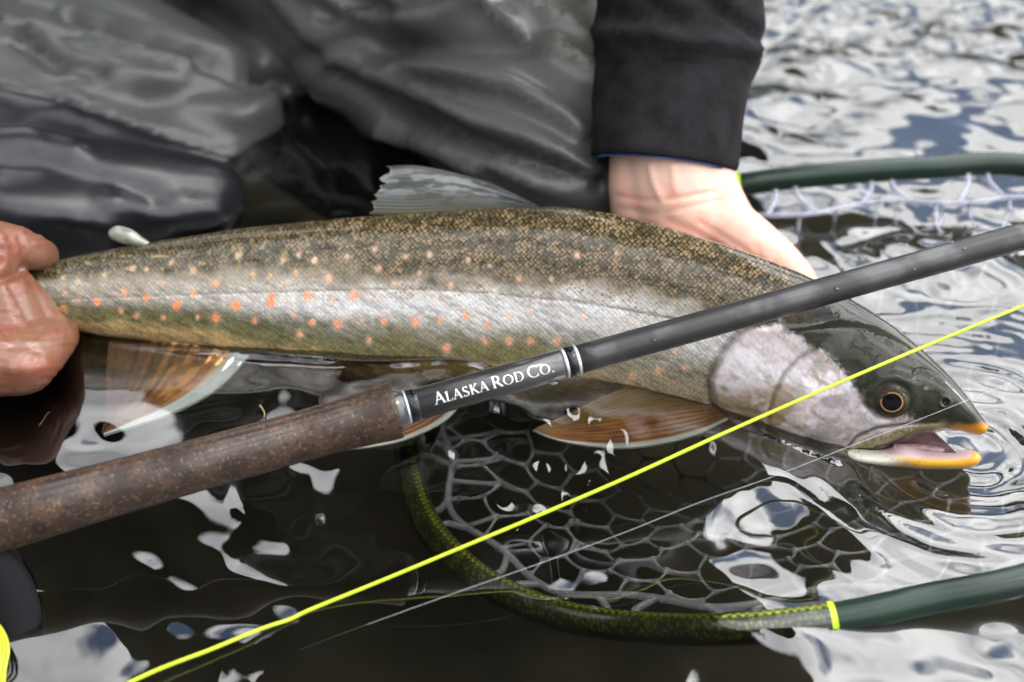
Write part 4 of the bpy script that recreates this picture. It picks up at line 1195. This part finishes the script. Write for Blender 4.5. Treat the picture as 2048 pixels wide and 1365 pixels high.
    for ch, z in words:
        if ch == ' ': x += .30; continue
        st, adv = letter(ch)
        V, F = [], []
        def quad(x0, y0, x1, y1, w0, w1, nseg=5):
            d = np.array([x1 - x0, y1 - y0]); d = d / max(np.linalg.norm(d), 1e-9); nrm = np.array([-d[1], d[0]])
            o = len(V)
            for i in range(nseg + 1):
                t = i / nseg; w = w0 * (1 - t) + w1 * t
                p = np.array([x0 + (x1 - x0) * t, y0 + (y1 - y0) * t])
                for sgn in (-1, 1):
                    e = p + nrm * w / 2 * sgn
                    V.append(on_rod(sA + (x + e[0] * z) * em, (e[1] * z - .52) * H * .94))
            for i in range(nseg):
                F.append((o + 2*i, o + 2*i + 1, o + 2*i + 3, o + 2*i + 2))
        for q in st:
            if q[0] == 'arc':
                _, cx, cy, rx, ry, a0, a1, w0, w1 = q
                N_ = 28
                aa = np.radians(np.linspace(a0, a1, N_ + 1))
                pts = [(cx + rx * math.cos(t), cy + ry * math.sin(t)) for t in aa]
                ws = [w0 + (w1 - w0) * abs(math.cos(t)) ** 1.5 for t in aa]
                for i in range(N_): quad(*pts[i], *pts[i + 1], ws[i], ws[i + 1], 1)
            else:
                quad(q[0], q[1], q[2], q[3], q[4], q[4])
        mesh('letter', V, F, ink, root, smooth=False)
        x += adv * z + .12
    # water beads on the blank
    dm = simple('water_bead', (.5, .5, .5), .02, coat=1)
    dm.node_tree.nodes['Principled BSDF'].inputs['Transmission Weight'].default_value = 1.0
    dm.node_tree.nodes['Principled BSDF'].inputs['IOR'].default_value = 1.33
    SV, SF = ico()
    p = R0 + R_AX * S(1098) - R_E2 * rl * 1.06 + R_E1 * .001
    bead = mesh('water_drop', SV * np.array([.0022, .0016, .0011]) + p, [tuple(f) for f in SF], dm)
    tag(bead, 'clear water drop hanging under the lettered part of the rod', 'water drop')

    streak = mat.node_tree
    sn = streak.nodes.new('ShaderNodeTexNoise'); sn.inputs['Scale'].default_value = 55; sn.inputs['Detail'].default_value = 3
    sr = streak.nodes.new('ShaderNodeMapRange'); sr.inputs['From Min'].default_value = .5; sr.inputs['From Max'].default_value = .62; sr.inputs['To Max'].default_value = .7
    streak.links.new(tc2.outputs['Object'], sn.inputs['Vector']); streak.links.new(sn.outputs['Fac'], sr.inputs['Value'])
    streak.links.new(sr.outputs['Result'], streak.nodes['Principled BSDF'].inputs['Coat Weight'])
    rg = np.random.default_rng(11)
    for x_ in (1300, 1488, 1662, 1815, 1905, 1918):
        an = rg.uniform(-.3, 1.25); rr_ = np.interp(x_, [1153, 2048], [rl, r_end])
        p = R0 + R_AX * S(x_) + rr_ * .985 * (math.cos(an) * R_E1 + math.sin(an) * R_E2)
        z_ = rg.uniform(.0004, .0009)
        o_ = mesh('water_drop', SV * np.array([z_ * 1.5, z_, z_ * .7]) + p, [tuple(f) for f in SF], dm)
        tag(o_, 'tiny clear water bead sitting on the bare grey rod blank', 'water drop', 'water beads on the rod blank')

    # reel below the grip, line wound on it
    reel = tag(empty('fly_reel'), 'black fly reel with lime line under the cork grip', 'fishing reel')
    cpt = gp(np.float64(-150), np.float64(1262), .006)
    ax = unit(CAM - cpt + np.array([0.05, -.3, 0.2]))
    e1 = unit(np.cross(ax, [0, 0, 1.])); e2 = np.cross(ax, e1)
    a = np.linspace(0, 2 * np.pi, 72, endpoint=False)
    def disc(name, prof, mt):
        V = np.vstack([cpt + ax * s + r * (np.cos(a)[:, None] * e1 + np.sin(a)[:, None] * e2) for s, r in prof])
        F = [tuple(f) for f in grid_faces(len(prof), 72, False, True)] + [tuple(range(72)), tuple(range(len(V) - 1, len(V) - 73, -1))]
        return mesh(name, V, F, mt, reel)
    rm = simple('reel_black', (.006, .006, .007), .7, spec=.1)
    disc('back_plate', [(-.030, .030), (-.030, .0415), (-.027, .0425), (-.024, .0425), (-.024, .010)], rm)
    disc('spool_rim', [(-.002, .012), (-.002, .0425), (.001, .043), (.004, .041), (.004, .028), (.002, .026)], rm)
    disc('arbor', [(-.026, .022), (.003, .022), (.003, .008)], rm)
    parts = []
    lm_ = simple('lime_line', (.58, .66, .03), .42, coat=.3)
    for i in range(10):
        for lay in range(2):
            rr = .0385 - lay * .0022 + .0004 * math.sin(i * 2.1)
            parts.append(tube_vf(cpt + ax * (-.0225 + .0021 * i) + rr * (np.cos(a)[:, None] * e1 + np.sin(a)[:, None] * e2), .00108, 6, True))
    V, F = join(parts)
    mesh('wound_line', V, F, lm_, reel)
    ft = R0 + R_AX * .01
    v, f = tube_vf(np.array([cpt - ax * .013 + e2 * .0, (cpt - ax * .013) * .5 + ft * .5, ft]), [.004, .0045, .005], 10)
    mesh('reel_foot', v, f, rm, reel)
    # loop of line standing off the spool
    lp = [gp(np.float64(x), np.float64(y), z) for x, y, z in ((-60, 1262, .006), (-14, 1246, .007), (8, 1268, .007), (16, 1302, .006), (9, 1342, .003), (6, 1400, .002))]
    parts = []
    for i in range(4):
        q = [p + np.array([-.0017 * i, .0006 * i, -.0005 * i]) for p in lp]
        parts.append(tube_vf(spline(q, 30), .0006, 8))
    V, F = join(parts)
    mesh('loose_line', V, F, lm_, reel)

build_rod()

# ------------------------------------------------------------------ fly line and leader
def build_lines():
    pts = [(120, 1432, .0010), (260, 1365, .0014), (330, 1334, .0015), (420, 1300, .0012), (520, 1259, .0016), (580, 1239, .0012), (620, 1220, .0018), (760, 1163, .006), (900, 1105, .012), (1080, 1030, .020),
           (1250, 957, .029), (1450, 866, .038), (1650, 778, .047), (1850, 693, .055), (2048, 611, .062), (2300, 507, .070)]
    P = spline(np.array([gp(np.float64(x), np.float64(y), z) for x, y, z in pts]), 240)
    v, f = tube_vf(P, .0008, 12)
    fm = simple('fly_line_coating', (.47, .60, .010), .45, coat=.2, coat_rough=.2, noise=(300, (.38, .48, .008), .3, .7))
    o = mesh('fly_line', v, f, fm)
    tag(o, 'lime green fly line stretched over the water and the fish head', 'fishing line')
    pts = [(600, 1300, -.030), (700, 1262, -.003), (900, 1190, .009), (1100, 1120, .014), (1250, 1065, .018), (1400, 1005, .022), (1550, 952, .026), (1690, 897, .030), (1850, 835, .036), (2048, 755, .043), (2250, 676, .05)]
    P = spline(np.array([gp(np.float64(x), np.float64(y), z) for x, y, z in pts]), 160)
    v, f = tube_vf(P, .00009, 8)
    o = mesh('leader', v, f, simple('monofilament', (.38, .40, .41), .2, coat=.6))
    tag(o, 'fine clear nylon leader running below the lime fly line', 'fishing line')

build_lines()

def build_drift():
    gm = simple('dry_grass', (.20, .18, .09), .6)
    for pts, lab in (([(78, 852), (86, 842), (93, 830), (99, 824)], 'short straw-coloured grass stem afloat below the tail hand'),
                     ([(520, 812), (526, 820), (529, 828), (528, 836)], 'curled pale grass blade afloat behind the cork grip')):
        P = spline(np.array([gp(np.float64(x), np.float64(y), .0012) for x, y in pts]), 14)
        v, f = tube_vf(P, np.linspace(.0006, .00025, 14), 6)
        tag(mesh('grass_stem', v, f, gm), lab, 'grass stem')
    bm_ = simple('bubble_film', (.9, .9, .9), .02, coat=1)
    bb = bm_.node_tree.nodes['Principled BSDF']; bb.inputs['Transmission Weight'].default_value = 1; bb.inputs['IOR'].default_value = 1.12
    SV, SF = ico()
    c0 = gp(np.float64(641), np.float64(1036), .0)
    tag(mesh('bubble', SV * .0022 * np.array([1, 1, .8]) + c0, [tuple(f) for f in SF], bm_), 'tiny clear bubble on the dark water below the cork grip', 'bubble')

build_drift()

# ------------------------------------------------------------------ the landing net
def build_net():
    root = tag(empty('landing_net'), 'green hooped landing net with clear rubber mesh under the fish', 'landing net')
    pts = [(818, 860, -.046), (822, 950, -.044), (850, 1040, -.040), (905, 1112, -.036), (990, 1178, -.032), (1110, 1228, -.028), (1260, 1254, -.022), (1450, 1260, -.006),
           (1665, 1238, -.0005), (1850, 1200, .004), (2048, 1160, .009), (2300, 1080, .010), (2520, 940, .014), (2600, 760, .018), (2540, 560, .022), (2330, 400, .024), (2048, 332, .024),
           (1850, 336, .022), (1650, 350, .018), (1480, 370, .012), (1350, 400, .0), (1220, 460, -.030), (1060, 560, -.055), (920, 690, -.058), (850, 780, -.052)]
    H = spline(np.array([gp(np.float64(x), np.float64(y), z) for x, y, z in pts]), 420, True)
    hx, hy, _ = proj(H)
        # two materials: woven dark tube, green arms right of the joints
    g = simple('green_tube', (.005, .021, .011), .35, coat=.25, spec=.25, noise=(60, (.003, .012, .006), .3, .7))
    m, nn, l, b = new_mat('woven_tube')
    at = nn.new('ShaderNodeAttribute'); at.attribute_name = 'Col'
    l.new(at.outputs['Color'], b.inputs['Base Color']); b.inputs['Roughness'].default_value = .35; b.inputs['Coat Weight'].default_value = .7
    # woven fleck pattern in the tube's own coordinates
    NS, SG = 3000, 40
    H2 = spline(np.array([gp(np.float64(x), np.float64(y), z) for x, y, z in pts]), NS, True)
    hx2, hy2, _ = proj(H2)
    T, Nn, B = frames(H2, True)
    arm2 = (hx2 > 1668) & (hy2 > 700) | (hx2 > 1474) & (hy2 < 700)
    idx = np.where(~arm2)[0]
    k = np.where(np.diff(idx) > 1)[0]
    def section(name, mask, mat_, r, woven=False):
        ids = np.where(mask)[0]
        br = np.where(np.diff(ids) > 1)[0]
        if len(br): ids = np.r_[ids[br[0] + 1:], ids[:br[0] + 1]]
        P = H2[ids]
        a = np.linspace(0, 2 * np.pi, SG, endpoint=False)
        n1 = Nn[ids]; b1 = B[ids]
        V = P[:, None] + r * (np.cos(a)[None, :, None] * n1[:, None] + np.sin(a)[None, :, None] * b1[:, None])
        F = [tuple(f) for f in grid_faces(len(ids), SG, False, True)]
        F.append(tuple(range(SG))); F.append(tuple(range(len(ids) * SG - 1, (len(ids) - 1) * SG - 1, -1)))
        c = None
        if woven:
            rel = V - P[:, None]
            nz = rel[..., 2] / r
            ii = np.arange(len(ids))[:, None]
            side = (rel * unit(np.cross(T[ids], [0, 0, 1.]))[:, None]).sum(-1) / r
            ang = np.arctan2(side, nz)
            rn = RNG.random((len(ids) // 2 + 1, SG))[np.minimum(ii // 2, len(ids) // 2), np.arange(SG)[None]]
            row = lambda a0, ph: np.exp(-((ang - a0) / .10) ** 2) * (((ii + ph) % 8) < 4)
            c = np.zeros(V.shape) + np.array([.016, .019, .007])
            c = mixc(c, [.09, .11, .02], (rn > .80) * .8 * (np.abs(ang) < 1.3))
            fl = np.clip(row(-.45, 0) + row(-.20, 4), 0, 1) * (.55 + .45 * rn)
            c = mixc(c, [.36, .45, .02], fl)
            c = c.reshape(-1, 3)
        return mesh(name, V.reshape(-1, 3), F, mat_, root, c)
    section('woven_hoop', ~arm2, m, .0066, True)
    section('frame_arm', arm2, g, .0064)
    # inner rail under the far arm and lime joint bands
    lime = simple('lime_tape', (.42, .62, .01), .4, coat=.4)
    for cx_, cy_ in ((1664, 1238), (1478, 370)):
        i = int(np.argmin(np.hypot(hx2 - cx_, hy2 - cy_)))
        ids = np.arange(i - 3, i + 4) % NS
        v, f = tube_vf(H2[ids], .0070, 24)
        mesh('joint_band', v, f, lime, root)
    # the bag: clear rubber in hexagons hung inside the hoop
    cen = H.mean(0)
    poly = H[::6, :2]
    def inside(p):
        x, y = p; c = False
        for i in range(len(poly)):
            x1, y1 = poly[i]; x2, y2 = poly[i - 1]
            if (y1 > y) != (y2 > y) and x < (x2 - x1) * (y - y1) / (y2 - y1) + x1: c = not c
        return c
    A = np.c_[H[:, 0], H[:, 1], np.ones(len(H))]
    co, *_ = np.linalg.lstsq(A, H[:, 2], rcond=None)
    def sagz(x, y):
        d = np.min(np.hypot(H[:, 0] - x, H[:, 1] - y))
        return co[0] * x + co[1] * y + co[2] - .003 - .055 * float(sstep(0, .17, d)) + .004 * math.sin(x * 90) * math.cos(y * 70)
    a_ = .0125
    strands = {}
    rg = np.random.default_rng(5)
    jit = {}
    def node(p):
        key = (round(p[0] * 2000), round(p[1] * 2000))
        if key not in jit:
            j = rg.normal(0, .0014, 2)
            jit[key] = np.array([p[0] + j[0], p[1] + j[1], 0])
            jit[key][2] = sagz(jit[key][0], jit[key][1])
        return key
    def clear(p):
        return inside(p) and np.min(np.hypot(H[:, 0] - p[0], H[:, 1] - p[1])) > .017
    for i in range(-14, 40):
        for j in range(-26, 30):
            cx_ = a_ * 1.5 * i; cy_ = a_ * math.sqrt(3) * (j + .5 * (i % 2))
            vs = [np.array([cx_ + a_ * math.cos(q * math.pi / 3), cy_ + a_ * math.sin(q * math.pi / 3)]) for q in range(6)]
            for q in range(6):
                p1, p2 = vs[q], vs[(q + 1) % 6]
                if clear(p1) and clear(p2):
                    k1, k2 = node(p1), node(p2)
                    strands[tuple(sorted((k1, k2)))] = 1
    # rim cord and the loops that hang it from the hoop
    inn = []
    for i in range(0, len(H), 4):
        d = unit(cen[:2] - H[i, :2]); t = unit(np.roll(H, -3, 0)[i] - np.roll(H, 3, 0)[i])[:2]
        nrm = np.array([-t[1], t[0]]); nrm = nrm if nrm @ d > 0 else -nrm
        wv_ = .0035 * math.sin(i * .21)
        near = hy[i] > 700
        inn.append(np.r_[H[i, :2] + nrm * (.0175 + wv_), min(H[i, 2] - .002, -.006) if near else H[i, 2] - .011])
    inn = spline(np.array(inn), 400, True)
    parts = []
    deg = {}
    for k1, k2 in strands:
        deg[k1] = deg.get(k1, 0) + 1; deg[k2] = deg.get(k2, 0) + 1
    for k1, dg_ in deg.items():
        if dg_ < 3:
            q = inn[int(np.argmin(np.linalg.norm(inn[:, :2] - jit[k1][:2], axis=1)))]
            if np.linalg.norm(q - jit[k1]) < .03:
                parts.append(tube_vf(np.array([jit[k1], jit[k1] * .7 + q * .3, jit[k1] * .3 + q * .7, q]), [.0018, .0011, .0011, .0018], 7))
    for (k1, k2) in strands:
        p, q = jit[k1], jit[k2]
        mid = (p + q) / 2 + np.r_[rg.normal(0, .0006, 2), -.0006]
        parts.append(tube_vf(np.array([p, p * .75 + mid * .25, p * .25 + mid * .75, q * .25 + mid * .75, q * .75 + mid * .25, q]), [.0017, .0010, .0007, .0007, .0010, .0017], 7))
    parts.append(tube_vf(inn, .0017, 8, True))
    for k_, i in enumerate(range(0, 400, 18)):
        p0, p1 = inn[i], inn[(i + 9) % 400]
        hi = int(np.argmin(np.linalg.norm(H - (p0 + p1) / 2, axis=1)))
        ho = H[hi] + (unit((p0 + p1) / 2 - H[hi])) * .0052
        dv = unit(p1 - p0)
        parts.append(tube_vf(spline(np.array([p0, ho * .6 + p0 * .4 - dv * .001, ho - dv * .005, ho + dv * .005, ho * .6 + p1 * .4 + dv * .001, p1]), 22), .0017, 8))
    V, F = join(parts)
    nm = simple('clear_rubber', (.50, .51, .60), .25, coat=.7, noise=(90, (.36, .37, .47), .3, .7))
    nb = nm.node_tree.nodes['Principled BSDF']
    nb.inputs['Alpha'].default_value = .42
    mesh('net_bag', V, F, nm, root)
    # the handle beyond the picture's right side
    hb = gp(np.float64(2600), np.float64(760), .018)
    v, f = tube_vf(np.array([hb, hb + np.array([.08, .0, .004]), hb + np.array([.24, -.01, .012])]), [.010, .0135, .0125], 20)
    mesh('handle', v, f, g, root)

build_net()
